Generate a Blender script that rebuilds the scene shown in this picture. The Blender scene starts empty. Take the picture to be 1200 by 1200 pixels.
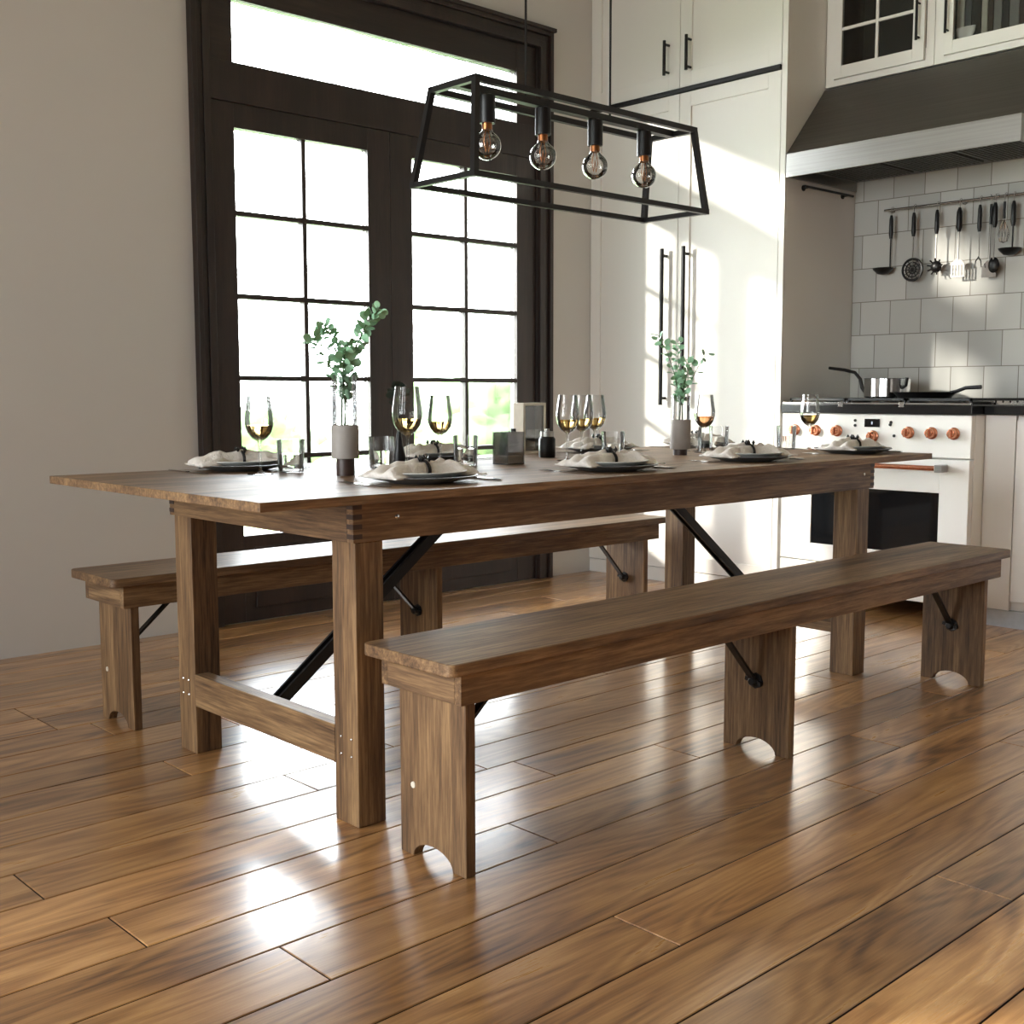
import bpy, bmesh, math, random
from mathutils import Vector, Matrix, noise
R = random.Random(7)
scene = bpy.context.scene
COL = scene.collection
PI = math.pi

# ------------------------------------------------------------------ materials
def mat(name):
    m = bpy.data.materials.new(name); m.use_nodes = True
    nt = m.node_tree
    for n in list(nt.nodes): nt.nodes.remove(n)
    out = nt.nodes.new('ShaderNodeOutputMaterial')
    return m, nt, out
def N(nt, t, **kw):
    n = nt.nodes.new(t)
    for k, v in kw.items():
        if k in n.inputs: n.inputs[k].default_value = v
        else: setattr(n, k, v)
    return n
def L(nt, a, b): nt.links.new(a, b)
def ramp(nt, stops, interp='LINEAR'):
    r = nt.nodes.new('ShaderNodeValToRGB'); r.color_ramp.interpolation = interp
    e = r.color_ramp.elements
    while len(e) < len(stops): e.new(0.5)
    for k, (p, c) in enumerate(stops):
        e[k].position = p; e[k].color = (*c, 1) if len(c) == 3 else c
    return r
def s2l(r, g, b):
    f = lambda c: (c/255/12.92) if c/255 <= .04045 else ((c/255+.055)/1.055)**2.4
    return (f(r), f(g), f(b))

def plain(name, col, rough=.5, metal=0., bump=0., bscale=40, spec=.5, coat=0., var=.06):
    m, nt, out = mat(name)
    p = N(nt, 'ShaderNodeBsdfPrincipled', Roughness=rough, Metallic=metal)
    p.inputs['Specular IOR Level'].default_value = spec
    p.inputs['Coat Weight'].default_value = coat
    tc = N(nt, 'ShaderNodeTexCoord')
    nz = N(nt, 'ShaderNodeTexNoise', Scale=bscale, Detail=4.0)
    L(nt, tc.outputs['Object'], nz.inputs['Vector'])
    rp = ramp(nt, [(.3, tuple(c*(1-var) for c in col)), (.7, tuple(min(1, c*(1+var)) for c in col))])
    L(nt, nz.outputs['Fac'], rp.inputs['Fac']); L(nt, rp.outputs['Color'], p.inputs['Base Color'])
    if bump:
        b = N(nt, 'ShaderNodeBump', Strength=bump, Distance=.01)
        L(nt, nz.outputs['Fac'], b.inputs['Height']); L(nt, b.outputs['Normal'], p.inputs['Normal'])
    L(nt, p.outputs['BSDF'], out.inputs['Surface'])
    return m

def wood(name, axis, dark, mid, light, rough=.45, across=14., bump=.25, along=1.2, fine=1.0, spec=.5):
    m, nt, out = mat(name)
    p = N(nt, 'ShaderNodeBsdfPrincipled')
    p.inputs['Specular IOR Level'].default_value = spec
    tc = N(nt, 'ShaderNodeTexCoord'); oi = N(nt, 'ShaderNodeObjectInfo')
    add = N(nt, 'ShaderNodeVectorMath', operation='ADD')
    mul = N(nt, 'ShaderNodeVectorMath', operation='SCALE'); mul.inputs['Scale'].default_value = 37.
    cmb = N(nt, 'ShaderNodeCombineXYZ')
    for k in range(3): L(nt, oi.outputs['Random'], cmb.inputs[k])
    L(nt, cmb.outputs[0], mul.inputs[0]); L(nt, tc.outputs['Object'], add.inputs[0]); L(nt, mul.outputs[0], add.inputs[1])
    sc = [across]*3; sc['xyz'.index(axis)] = along
    mp = N(nt, 'ShaderNodeMapping'); mp.inputs['Scale'].default_value = sc
    L(nt, add.outputs[0], mp.inputs['Vector'])
    n1 = N(nt, 'ShaderNodeTexNoise', Scale=1.0, Detail=6.0, Roughness=.62, Distortion=.6)
    L(nt, mp.outputs[0], n1.inputs['Vector'])
    sc2 = [across*9]*3; sc2['xyz'.index(axis)] = along*5
    mp2 = N(nt, 'ShaderNodeMapping'); mp2.inputs['Scale'].default_value = sc2
    L(nt, add.outputs[0], mp2.inputs['Vector'])
    n2 = N(nt, 'ShaderNodeTexNoise', Scale=1.0, Detail=4.0, Roughness=.7)
    L(nt, mp2.outputs[0], n2.inputs['Vector'])
    mx = N(nt, 'ShaderNodeMix'); mx.data_type = 'FLOAT'; mx.inputs[0].default_value = .38*fine
    L(nt, n1.outputs['Fac'], mx.inputs[2]); L(nt, n2.outputs['Fac'], mx.inputs[3])
    rp = ramp(nt, [(.36, dark), (.5, mid), (.63, light)])
    L(nt, mx.outputs[0], rp.inputs['Fac']); L(nt, rp.outputs['Color'], p.inputs['Base Color'])
    rr = N(nt, 'ShaderNodeMapRange'); rr.inputs['To Min'].default_value = rough+.1; rr.inputs['To Max'].default_value = rough-.07
    L(nt, mx.outputs[0], rr.inputs['Value']); L(nt, rr.outputs[0], p.inputs['Roughness'])
    b = N(nt, 'ShaderNodeBump', Strength=bump, Distance=.002)
    L(nt, mx.outputs[0], b.inputs['Height']); L(nt, b.outputs['Normal'], p.inputs['Normal'])
    L(nt, p.outputs['BSDF'], out.inputs['Surface'])
    return m

def floor_mat():
    m, nt, out = mat('floor_oak')
    p = N(nt, 'ShaderNodeBsdfPrincipled'); p.inputs['Specular IOR Level'].default_value = .5
    uv = N(nt, 'ShaderNodeUVMap', uv_map='grain')
    at = N(nt, 'ShaderNodeAttribute', attribute_name='tone')
    mp = N(nt, 'ShaderNodeMapping'); mp.inputs['Scale'].default_value = (1.1, 9., 1)
    L(nt, uv.outputs[0], mp.inputs['Vector'])
    n1 = N(nt, 'ShaderNodeTexNoise', Scale=1.0, Detail=5.0, Roughness=.55, Distortion=1.1)
    L(nt, mp.outputs[0], n1.inputs['Vector'])
    # cathedral rings: contour lines of a stretched noise
    mp3 = N(nt, 'ShaderNodeMapping'); mp3.inputs['Scale'].default_value = (1.0, 6.0, 1)
    L(nt, uv.outputs[0], mp3.inputs['Vector'])
    n3 = N(nt, 'ShaderNodeTexNoise', Scale=1.0, Detail=1.5, Roughness=.45, Distortion=.25)
    L(nt, mp3.outputs[0], n3.inputs['Vector'])
    k = N(nt, 'ShaderNodeMath', operation='MULTIPLY'); k.inputs[1].default_value = 95.
    L(nt, n3.outputs['Fac'], k.inputs[0])
    sn = N(nt, 'ShaderNodeMath', operation='SINE'); L(nt, k.outputs[0], sn.inputs[0])
    mp2 = N(nt, 'ShaderNodeMapping'); mp2.inputs['Scale'].default_value = (6., 190., 1)
    L(nt, uv.outputs[0], mp2.inputs['Vector'])
    n2 = N(nt, 'ShaderNodeTexNoise', Scale=1.0, Detail=4.0, Roughness=.7)
    L(nt, mp2.outputs[0], n2.inputs['Vector'])
    a1 = N(nt, 'ShaderNodeMath', operation='MULTIPLY_ADD'); a1.inputs[1].default_value = .075
    L(nt, sn.outputs[0], a1.inputs[0]); L(nt, n1.outputs['Fac'], a1.inputs[2])
    a2 = N(nt, 'ShaderNodeMath', operation='MULTIPLY_ADD'); a2.inputs[1].default_value = .50
    L(nt, n2.outputs['Fac'], a2.inputs[0]); L(nt, a1.outputs[0], a2.inputs[2])
    a3 = N(nt, 'ShaderNodeMath', operation='SUBTRACT'); a3.inputs[1].default_value = .25
    L(nt, a2.outputs[0], a3.inputs[0])
    rp = ramp(nt, [(.24, s2l(88, 57, 32)), (.42, s2l(146, 102, 60)), (.58, s2l(172, 126, 78)), (.80, s2l(204, 158, 104))])
    L(nt, a3.outputs[0], rp.inputs['Fac'])
    # plank tone
    hs = N(nt, 'ShaderNodeHueSaturation')
    mr = N(nt, 'ShaderNodeMapRange'); mr.inputs['To Min'].default_value = .66; mr.inputs['To Max'].default_value = 1.16
    L(nt, at.outputs['Fac'], mr.inputs['Value']); L(nt, mr.outputs[0], hs.inputs['Value']); L(nt, rp.outputs[0], hs.inputs['Color'])
    # knots
    vm = N(nt, 'ShaderNodeMapping'); vm.inputs['Scale'].default_value = (2.6, 5.2, 1)
    L(nt, uv.outputs[0], vm.inputs['Vector'])
    vo = N(nt, 'ShaderNodeTexVoronoi', Scale=1.0); L(nt, vm.outputs[0], vo.inputs['Vector'])
    kr = ramp(nt, [(.0, (1, 1, 1)), (.035, (.5, .5, .5)), (.07, (0, 0, 0))])
    L(nt, vo.outputs['Distance'], kr.inputs['Fac'])
    mk = N(nt, 'ShaderNodeMix'); mk.data_type = 'RGBA'; mk.inputs[7].default_value = (*s2l(48, 28, 18), 1)
    km = N(nt, 'ShaderNodeMath', operation='MULTIPLY'); km.inputs[1].default_value = .75
    L(nt, kr.outputs[0], km.inputs[0]); L(nt, km.outputs[0], mk.inputs[0]); L(nt, hs.outputs[0], mk.inputs[6])
    L(nt, mk.outputs[2], p.inputs['Base Color'])
    rr = N(nt, 'ShaderNodeMapRange'); rr.inputs['To Min'].default_value = .36; rr.inputs['To Max'].default_value = .24
    p.inputs['Coat Weight'].default_value = .7; p.inputs['Coat Roughness'].default_value = .17; p.inputs['Coat IOR'].default_value = 1.55
    L(nt, a3.outputs[0], rr.inputs['Value']); L(nt, rr.outputs[0], p.inputs['Roughness'])
    b = N(nt, 'ShaderNodeBump', Strength=.16, Distance=.0012)
    L(nt, a3.outputs[0], b.inputs['Height']); L(nt, b.outputs['Normal'], p.inputs['Normal'])
    L(nt, p.outputs['BSDF'], out.inputs['Surface'])
    return m

def tile_mat():
    m, nt, out = mat('glazed_tile')
    p = N(nt, 'ShaderNodeBsdfPrincipled', Roughness=.16)
    tc = N(nt, 'ShaderNodeTexCoord')
    sp = N(nt, 'ShaderNodeSeparateXYZ'); L(nt, tc.outputs['Object'], sp.inputs[0])
    cb = N(nt, 'ShaderNodeCombineXYZ'); L(nt, sp.outputs['Y'], cb.inputs[0]); L(nt, sp.outputs['Z'], cb.inputs[1])
    mp = N(nt, 'ShaderNodeMapping'); mp.inputs['Location'].default_value = (.0, .04, 0)
    L(nt, cb.outputs[0], mp.inputs['Vector'])
    bk = N(nt, 'ShaderNodeTexBrick', offset=.5)
    for k, v in {'Scale': 1., 'Mortar Size': .0022, 'Mortar Smooth': .3, 'Brick Width': .16, 'Row Height': .1625, 'Bias': 0.}.items(): bk.inputs[k].default_value = v
    bk.inputs['Color1'].default_value = (*s2l(196, 194, 189), 1); bk.inputs['Color2'].default_value = (*s2l(174, 173, 169), 1)
    bk.inputs['Mortar'].default_value = (*s2l(128, 122, 114), 1)
    L(nt, mp.outputs[0], bk.inputs['Vector'])
    L(nt, bk.outputs['Color'], p.inputs['Base Color'])
    nz = N(nt, 'ShaderNodeTexNoise', Scale=9.0, Detail=2.0)
    L(nt, tc.outputs['Object'], nz.inputs['Vector'])
    h = N(nt, 'ShaderNodeMath', operation='MULTIPLY_ADD'); h.inputs[1].default_value = -.5
    L(nt, bk.outputs['Fac'], h.inputs[0]); L(nt, nz.outputs['Fac'], h.inputs[2])
    b = N(nt, 'ShaderNodeBump', Strength=.45, Distance=.006)
    L(nt, h.outputs[0], b.inputs['Height']); L(nt, b.outputs['Normal'], p.inputs['Normal'])
    L(nt, p.outputs['BSDF'], out.inputs['Surface'])
    return m

def clear(name, edge=(.35, .37, .36), mid=(.97, .98, .97), refl=1.0, st=.25):
    m, nt, out = mat(name)
    lw = N(nt, 'ShaderNodeLayerWeight', Blend=.35)
    rp = ramp(nt, [(st, mid), (.95, edge)])
    L(nt, lw.outputs['Facing'], rp.inputs['Fac'])
    tr = N(nt, 'ShaderNodeBsdfTransparent'); L(nt, rp.outputs[0], tr.inputs['Color'])
    gl = N(nt, 'ShaderNodeBsdfGlossy', Roughness=.02)
    fr = N(nt, 'ShaderNodeFresnel', IOR=1.5)
    k = N(nt, 'ShaderNodeMath', operation='MULTIPLY'); k.inputs[1].default_value = refl
    L(nt, fr.outputs[0], k.inputs[0])
    mx = N(nt, 'ShaderNodeMixShader'); L(nt, k.outputs[0], mx.inputs[0]); L(nt, tr.outputs[0], mx.inputs[1]); L(nt, gl.outputs[0], mx.inputs[2])
    L(nt, mx.outputs[0], out.inputs['Surface'])
    return m

def liquid(name, col):
    m, nt, out = mat(name)
    g = N(nt, 'ShaderNodeBsdfGlass', Roughness=0., IOR=1.33); g.inputs['Color'].default_value = (*col, 1)
    L(nt, g.outputs[0], out.inputs['Surface'])
    return m

def brushed(name, col, rough=.3, axis='y'):
    m, nt, out = mat(name)
    p = N(nt, 'ShaderNodeBsdfPrincipled', Roughness=rough, Metallic=1.)
    tc = N(nt, 'ShaderNodeTexCoord'); mp = N(nt, 'ShaderNodeMapping')
    s = [140.]*3; s['xyz'.index(axis)] = 1.5
    mp.inputs['Scale'].default_value = s
    L(nt, tc.outputs['Object'], mp.inputs['Vector'])
    nz = N(nt, 'ShaderNodeTexNoise', Scale=1., Detail=3.); L(nt, mp.outputs[0], nz.inputs['Vector'])
    rp = ramp(nt, [(.3, tuple(c*.85 for c in col)), (.7, col)])
    L(nt, nz.outputs['Fac'], rp.inputs['Fac']); L(nt, rp.outputs[0], p.inputs['Base Color'])
    b = N(nt, 'ShaderNodeBump', Strength=.08, Distance=.001)
    L(nt, nz.outputs['Fac'], b.inputs['Height']); L(nt, b.outputs['Normal'], p.inputs['Normal'])
    L(nt, p.outputs['BSDF'], out.inputs['Surface'])
    return m

def emit(name, col, s):
    m, nt, out = mat(name)
    e = N(nt, 'ShaderNodeEmission', Strength=s); e.inputs['Color'].default_value = (*col, 1)
    L(nt, e.outputs[0], out.inputs['Surface']); return m

RD, RM, RL = s2l(60, 42, 29), s2l(110, 83, 57), s2l(152, 121, 85)
M = {}
for a in 'xyz':
    M['rustic_'+a] = wood('rustic_wood_'+a, a, RD, RM, RL, rough=.46, fine=1.35, spec=.42)
    M['dark_'+a] = wood('espresso_wood_'+a, a, s2l(26, 17, 14), s2l(38, 26, 22), s2l(50, 35, 30), rough=.42, across=10, bump=.1)
M['floor'] = floor_mat()
M['gap'] = plain('floor_gap', s2l(30, 16, 10), .8)
M['wall'] = plain('wall_paint', s2l(204, 201, 198), .75, var=.008, bscale=3)
M['ceil'] = plain('ceiling_paint', s2l(226, 224, 220), .8, var=.008)
M['wall_dark'] = plain('bounce_cut_wall', s2l(74, 72, 72), .8, var=.008)  # for the unseen rear wall, kept dark to cut bounced light
M['wall_grey'] = plain('grey_wall_paint', s2l(140, 142, 146), .8, var=.008)
M['white'] = plain('cabinet_paint', s2l(226, 222, 217), .38, var=.006, bscale=3)
M['enamel'] = plain('white_enamel', s2l(238, 235, 230), .22, var=.006, bscale=3)
M['cream'] = plain('cream_paint', s2l(214, 204, 188), .45)
M['tile'] = tile_mat()
M['steel'] = brushed('brushed_steel', s2l(172, 170, 166), .30)
M['steel_dark'] = brushed('canopy_steel', s2l(120, 117, 114), .42)
M['polished'] = plain('polished_steel', s2l(205, 205, 205), .12, metal=1.)
M['copper'] = plain('copper_metal', s2l(205, 138, 108), .25, metal=1.)
M['black'] = plain('black_metal', s2l(22, 21, 22), .38, metal=.3)
M['blackgloss'] = plain('black_stone', s2l(16, 15, 16), .18)
M['castiron'] = plain('cast_iron', s2l(20, 20, 20), .55, bump=.1)
M['ovenglass'] = plain('oven_glass', s2l(18, 19, 21), .06)
M['inside'] = plain('cabinet_inside', s2l(42, 38, 34), .7)
M['pane'] = clear('window_glass', edge=(.8, .84, .82), refl=.8)
M['cabglass'] = clear('cabinet_glass', mid=(.85, .86, .85), refl=.6)
M['glass'] = clear('table_glass', edge=(.22, .24, .23), mid=(.985, .985, .985), refl=.85, st=.55)
M['bulb'] = clear('bulb_glass', edge=(.10, .09, .09), mid=(.98, .98, .97), refl=2.6)
M['wine'] = liquid('white_wine', (1., .86, .55))
M['wine2'] = liquid('rose_wine', (1., .74, .52))
M['plate'] = plain('stoneware', s2l(196, 194, 188), .28)
M['platedark'] = plain('dark_stoneware', s2l(96, 98, 100), .3)
M['linen'] = plain('napkin_linen', s2l(214, 206, 198), .85, bump=.35, bscale=160)
M['leaf'] = plain('eucalyptus_leaf', s2l(142, 184, 150), .5, bscale=25)
M['leafdark'] = plain('dark_leaf', s2l(36, 46, 36), .5)
M['stem'] = plain('plant_stem', s2l(74, 92, 58), .6)
M['sleeve'] = plain('grey_ceramic', s2l(150, 142, 136), .55)
M['foot'] = plain('dark_walnut', s2l(56, 40, 34), .45)
M['wax'] = plain('candle_wax', s2l(178, 164, 144), .5)
M['grass'] = plain('lawn', s2l(176, 194, 150), .9, bump=.2, bscale=30)
M['bush'] = plain('bush_leaf', s2l(140, 174, 116), .8, bump=.3, bscale=12)
M['filament'] = plain('filament_copper', s2l(170, 110, 70), .3, metal=1.)
M['skirt'] = plain('plinth_paint', s2l(176, 178, 182), .4)
BOOKC = [plain('book_cloth_'+w, s2l(*c), .6) for w, c in (('ivory', (190, 184, 172)), ('umber', (58, 42, 34)), ('black', (26, 25, 26)), ('grey', (128, 126, 122)), ('slate', (70, 76, 78)))]
M['filter'] = plain('grease_filter', s2l(96, 96, 92), .4, metal=.9, bump=.4, bscale=60)
M['screen'] = plain('display_glass', s2l(12, 12, 13), .1)
M['digits'] = emit('display_digits', s2l(190, 200, 210), 1.2)

# ------------------------------------------------------------------ geometry helpers
class G:
    def __init__(s): s.b = bmesh.new(); s.mi = 0
    def face(s, vs):
        f = s.b.faces.new(vs); f.material_index = s.mi; return f
    def box(s, x0, x1, y0, y1, z0, z1):
        if x0 > x1: x0, x1 = x1, x0
        if y0 > y1: y0, y1 = y1, y0
        if z0 > z1: z0, z1 = z1, z0
        v = [s.b.verts.new((x, y, z)) for z in (z0, z1) for y in (y0, y1) for x in (x0, x1)]
        for q in ((0, 2, 3, 1), (4, 5, 7, 6), (0, 1, 5, 4), (2, 6, 7, 3), (0, 4, 6, 2), (1, 3, 7, 5)): s.face([v[k] for k in q])
        return s
    def prism(s, poly, axis, a0, a1):     # poly: list of 2D points in the two other axes (in xyz order)
        def mk(p, a):
            q = list(p); q.insert('xyz'.index(axis), a); return s.b.verts.new(q)
        A = [mk(p, a0) for p in poly]; B = [mk(p, a1) for p in poly]
        s.face(A[::-1]); s.face(B); n = len(poly)
        for k in range(n): s.face([A[k], A[(k+1) % n], B[(k+1) % n], B[k]])
        return s
    def tube(s, pts, r, n=10, caps=True, sx=None):
        pts = [Vector(p) for p in pts]; rs = r if isinstance(r, (list, tuple)) else [r]*len(pts)
        prev = None; up = None
        for k, p in enumerate(pts):
            d = (pts[min(k+1, len(pts)-1)]-pts[max(k-1, 0)]).normalized()
            if up is None:
                up = Vector((0, 0, 1)) if abs(d.z) < .9 else Vector((0, 1, 0))
            u = d.cross(up)
            if u.length < 1e-4: u = d.cross(Vector((1, 0, 0)))
            u.normalize(); w = u.cross(d).normalized(); up = w
            ring = [s.b.verts.new(p+(u*math.cos(t)+w*math.sin(t))*rs[k]) for t in [2*PI*j/n+PI/n for j in range(n)]]
            if prev:
                for j in range(n): s.face([prev[j], prev[(j+1) % n], ring[(j+1) % n], ring[j]])
            elif caps: s.face(ring[::-1])
            prev = ring
        if caps: s.face(prev)
        return s
    def bar(s, a, b, w, h):               # rectangular bar between two points
        a = Vector(a); b = Vector(b); d = (b-a).normalized()
        up = Vector((0, 0, 1)) if abs(d.z) < .95 else Vector((0, 1, 0))
        u = d.cross(up).normalized(); v = u.cross(d).normalized()
        rr = []
        for p in (a, b): rr.append([s.b.verts.new(p+u*sx*w/2+v*sy*h/2) for sx, sy in ((-1, -1), (1, -1), (1, 1), (-1, 1))])
        s.face(rr[0][::-1]); s.face(rr[1])
        for j in range(4): s.face([rr[0][j], rr[0][(j+1) % 4], rr[1][(j+1) % 4], rr[1][j]])
        return s
    def lathe(s, prof, c=(0, 0, 0), n=32, axis='z', close=False):
        c = Vector(c); rings = []
        def P(r, z, t):
            x, y = r*math.cos(t), r*math.sin(t)
            return c+{'z': Vector((x, y, z)), 'x': Vector((z, x, y)), 'y': Vector((x, z, y))}[axis]
        for r, z in prof:
            rings.append([s.b.verts.new(P(0, z, 0))] if r < 1e-6 else [s.b.verts.new(P(r, z, 2*PI*k/n)) for k in range(n)])
        pairs = list(zip(rings, rings[1:]))
        if close: pairs.append((rings[-1], rings[0]))
        for A, B in pairs:
            if len(A) == 1 and len(B) == 1: continue
            for k in range(n):
                k2 = (k+1) % n
                if len(A) == 1: s.face([A[0], B[k2], B[k]])
                elif len(B) == 1: s.face([A[k], A[k2], B[0]])
                else: s.face([A[k], A[k2], B[k2], B[k]])
        return s
    def build(s, name, m, parent=None, bevel=0, sharp=40, sub=0, fix=True):
        if fix: bmesh.ops.recalc_face_normals(s.b, faces=s.b.faces[:])
        off = Vector((0, 0, 0)); q = parent
        while q: off += q.location; q = q.parent
        if off.length: bmesh.ops.translate(s.b, verts=s.b.verts[:], vec=-off)
        me = bpy.data.meshes.new(name); s.b.to_mesh(me); s.b.free()
        for p in me.polygons: p.use_smooth = True
        me.set_sharp_from_angle(angle=math.radians(sharp))
        for mm in (m if isinstance(m, list) else [m]): me.materials.append(mm)
        o = bpy.data.objects.new(name, me); COL.objects.link(o)
        if parent: o.parent = parent
        if bevel:
            md = o.modifiers.new('bevel', 'BEVEL'); md.width = bevel; md.segments = 2; md.limit_method = 'ANGLE'; md.angle_limit = math.radians(40); md.harden_normals = True
        if sub:
            md = o.modifiers.new('sub', 'SUBSURF'); md.levels = sub; md.render_levels = sub
        return o
def thing(name, label, cat, loc, group=None):
    o = bpy.data.objects.new(name, None); COL.objects.link(o); o.location = loc
    o.empty_display_size = .1
    o['label'] = label; o['category'] = cat
    if group: o['group'] = group
    return o
def tag(o, label, cat, group=None):
    o['label'] = label; o['category'] = cat
    if group: o['group'] = group
    return o
def struct(o): o['kind'] = 'structure'; return o
def dup(root, loc, label, rz=0, group=None):
    r = root.copy(); COL.objects.link(r); r.location = loc; r.rotation_euler = (0, 0, rz); r['label'] = label
    if group: r['group'] = group
    for ch in list(root.children):
        c = ch.copy(); COL.objects.link(c); c.parent = r
        for g in list(ch.children):
            d = g.copy(); COL.objects.link(d); d.parent = c
    return r

# ------------------------------------------------------------------ setting
WY, KX, BX = 4.3955, 4.6816, 5.294
X0, Y0, ZC = -2.3, -2.2, 3.2
# floor planks (run along x), 0.161 m wide
def floor():
    g = G(); b = g.b
    uvl = b.loops.layers.uv.new('grain'); tone = b.faces.layers.float.new('tone')
    g.mi = 1
    v = [b.verts.new(p) for p in ((X0, Y0, -.006), (BX, Y0, -.006), (BX, WY, -.006), (X0, WY, -.006))]; g.face(v)
    v = [b.verts.new(p) for p in ((X0, Y0, -.05), (BX, Y0, -.05), (BX, WY, -.05), (X0, WY, -.05))]; g.face(v[::-1])
    g.mi = 0
    known = {3: [.826], 1: [.882], -1: [1.053], -5: [2.19], -2: [2.55], -3: [1.575], 0: [1.755], 4: [1.565], 6: [1.392]}
    rr = random.Random(21)
    for k in range(-26, 18):
        ya = 1.735+.161*k; yb = ya+.161
        if yb <= Y0 or ya >= WY: continue
        ya = max(ya, Y0); yb = min(yb, WY)
        js = list(known.get(k, []))
        if not js: js = [rr.uniform(-1.5, .3)]
        x = js[-1]
        while x < BX-.5: x += rr.uniform(1.15, 2.1); js.append(x)
        x = js[0]
        while x > X0+.5: x -= rr.uniform(1.15, 2.1); js.insert(0, x)
        js = [X0]+[j for j in js if X0+.1 < j < BX-.1]+[BX]
        gy = .0026 if k % 2 else .0052
        for a, c in zip(js, js[1:]):
            t = rr.random(); ou, ov = rr.uniform(0, 50), rr.uniform(0, 50)
            xa, xb, y1, y2 = a+.0016, c-.0016, ya+gy*.5, yb-gy*.5
            e = .0012; zt = 0.
            o = [(xa, y1, zt-.0018), (xb, y1, zt-.0018), (xb, y2, zt-.0018), (xa, y2, zt-.0018)]
            i = [(xa+e, y1+e, zt), (xb-e, y1+e, zt), (xb-e, y2-e, zt), (xa+e, y2-e, zt)]
            d = [(p[0], p[1], -.006) for p in o]
            O = [b.verts.new(p) for p in o]; I = [b.verts.new(p) for p in i]; D = [b.verts.new(p) for p in d]
            fs = [g.face(I)]
            for j in range(4):
                j2 = (j+1) % 4
                fs.append(g.face([O[j], O[j2], I[j2], I[j]])); g.mi = 1; fs.append(g.face([D[j], D[j2], O[j2], O[j]])); g.mi = 0
            for f in fs:
                f[tone] = t
                for l in f.loops: l[uvl].uv = (l.vert.co.x+ou, l.vert.co.y+ov)
    o = g.build('floor', [M['floor'], M['gap']], fix=False, sharp=10)
    for p in o.data.polygons: p.use_smooth = False
    return struct(o)
floor()
struct(G().box(X0-.2, BX+.2, Y0-.2, WY+.2, ZC, ZC+.1).build('ceiling', M['ceil']))

# wall with the french doors (photo left), opening x 2.40..4.30, z 0..2.745
OX0, OX1, OZ1 = 2.40, 4.30, 2.745
g = G(); T = .13
g.box(X0-.2, OX0, WY, WY+T, -.05, ZC); g.box(OX1, BX+.2, WY, WY+T, -.05, ZC); g.box(OX0, OX1, WY, WY+T, OZ1, ZC); g.box(OX0, OX1, WY, WY+T, -.05, -.001)
struct(g.build('wall_left', M['wall']))
struct(G().box(BX, BX+.15, Y0-.2, WY, -.05, ZC).build('wall_right', M['wall']))
# rear and side walls, out of shot; side openings added as daylight fill
def wall_open(name, axis, pos, t, a0, a1, opens, m='wall_grey'):
    g = G()
    def bx(a, b, z0, z1):
        if axis == 'x': g.box(pos, pos+t, a, b, z0, z1)
        else: g.box(a, b, pos, pos+t, z0, z1)
    cur = a0
    for (o0, o1, z0, z1) in opens:
        bx(cur, o0, -.05, ZC); bx(o0, o1, -.05, z0); bx(o0, o1, z1, ZC); cur = o1
    bx(cur, a1, -.05, ZC)
    return struct(g.build(name, M[m]))
wall_open('wall_side', 'x', X0-.15, .15, Y0-.2, WY, [(-.6, .6, .5, 2.5), (1.3, 3.7, .4, 2.7)])
wall_open('wall_rear', 'y', Y0-.15, .15, X0, BX, [], 'wall_dark')
def fill_window(name, axis, pos, o0, o1, z0, z1):  # unseen windows, added in the side wall to brighten the room
    g = G(); w = .06
    def bx(a, b, c, d, off=.03, t=.05):
        if axis == 'x': g.box(pos+off, pos+off+t, a, b, c, d)
        else: g.box(a, b, pos+off, pos+off+t, c, d)
    bx(o0, o0+w, z0, z1); bx(o1-w, o1, z0, z1); bx(o0+w, o1-w, z0, z0+w); bx(o0+w, o1-w, z1-w, z1)
    m = (o0+o1)/2; bx(m-.03, m+.03, z0+w, z1-w)
    o = struct(g.build(name, M['dark_z'], bevel=.003))
    g = G(); bx(o0+w, m-.03, z0+w, z1-w, .05, .006); bx(m+.03, o1-w, z0+w, z1-w, .05, .006)
    g.build('pane', M['pane'], o)
fill_window('fill_window_2', 'x', X0-.15, -.6, .6, .5, 2.5)
fill_window('fill_window_3', 'x', X0-.15, 1.3, 3.7, .4, 2.7)

# casing (stepped profile) around the french doors
def casing():
    a, b, zt = 2.338, 4.362, 2.80
    g = G()
    # side casings and head, each in three steps
    for (w0, w1, d) in ((0, .022, .040), (.022, .052, .024), (.052, .085, .030)):
        g.box(a+w0, a+w1, WY-d, WY+.001, 0, zt-w0)
        g.box(b-w1, b-w0, WY-d, WY+.001, 0, zt-w0)
        g.box(a+w1, b-w1, WY-d, WY+.001, zt-w1, zt-w0)
    g.box(a-.012, b+.012, WY-.05, WY+.001, zt-.001, zt+.018)
    # jamb lining through the wall
    g.box(OX0+.0005, OX0+.03, WY-.01, WY+T, 0, OZ1-.001); g.box(OX1-.03, OX1-.0005, WY-.01, WY+T, 0, OZ1-.001)
    g.box(OX0+.03, OX1-.03, WY-.01, WY+T, OZ1-.03, OZ1-.001)
    # transom bar
    g.box(OX0+.03, OX1-.03, WY-.008, WY+.09, 2.165, 2.325)
    return struct(g.build('trim_1', M['dark_z'], bevel=.002))
casing()
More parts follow.
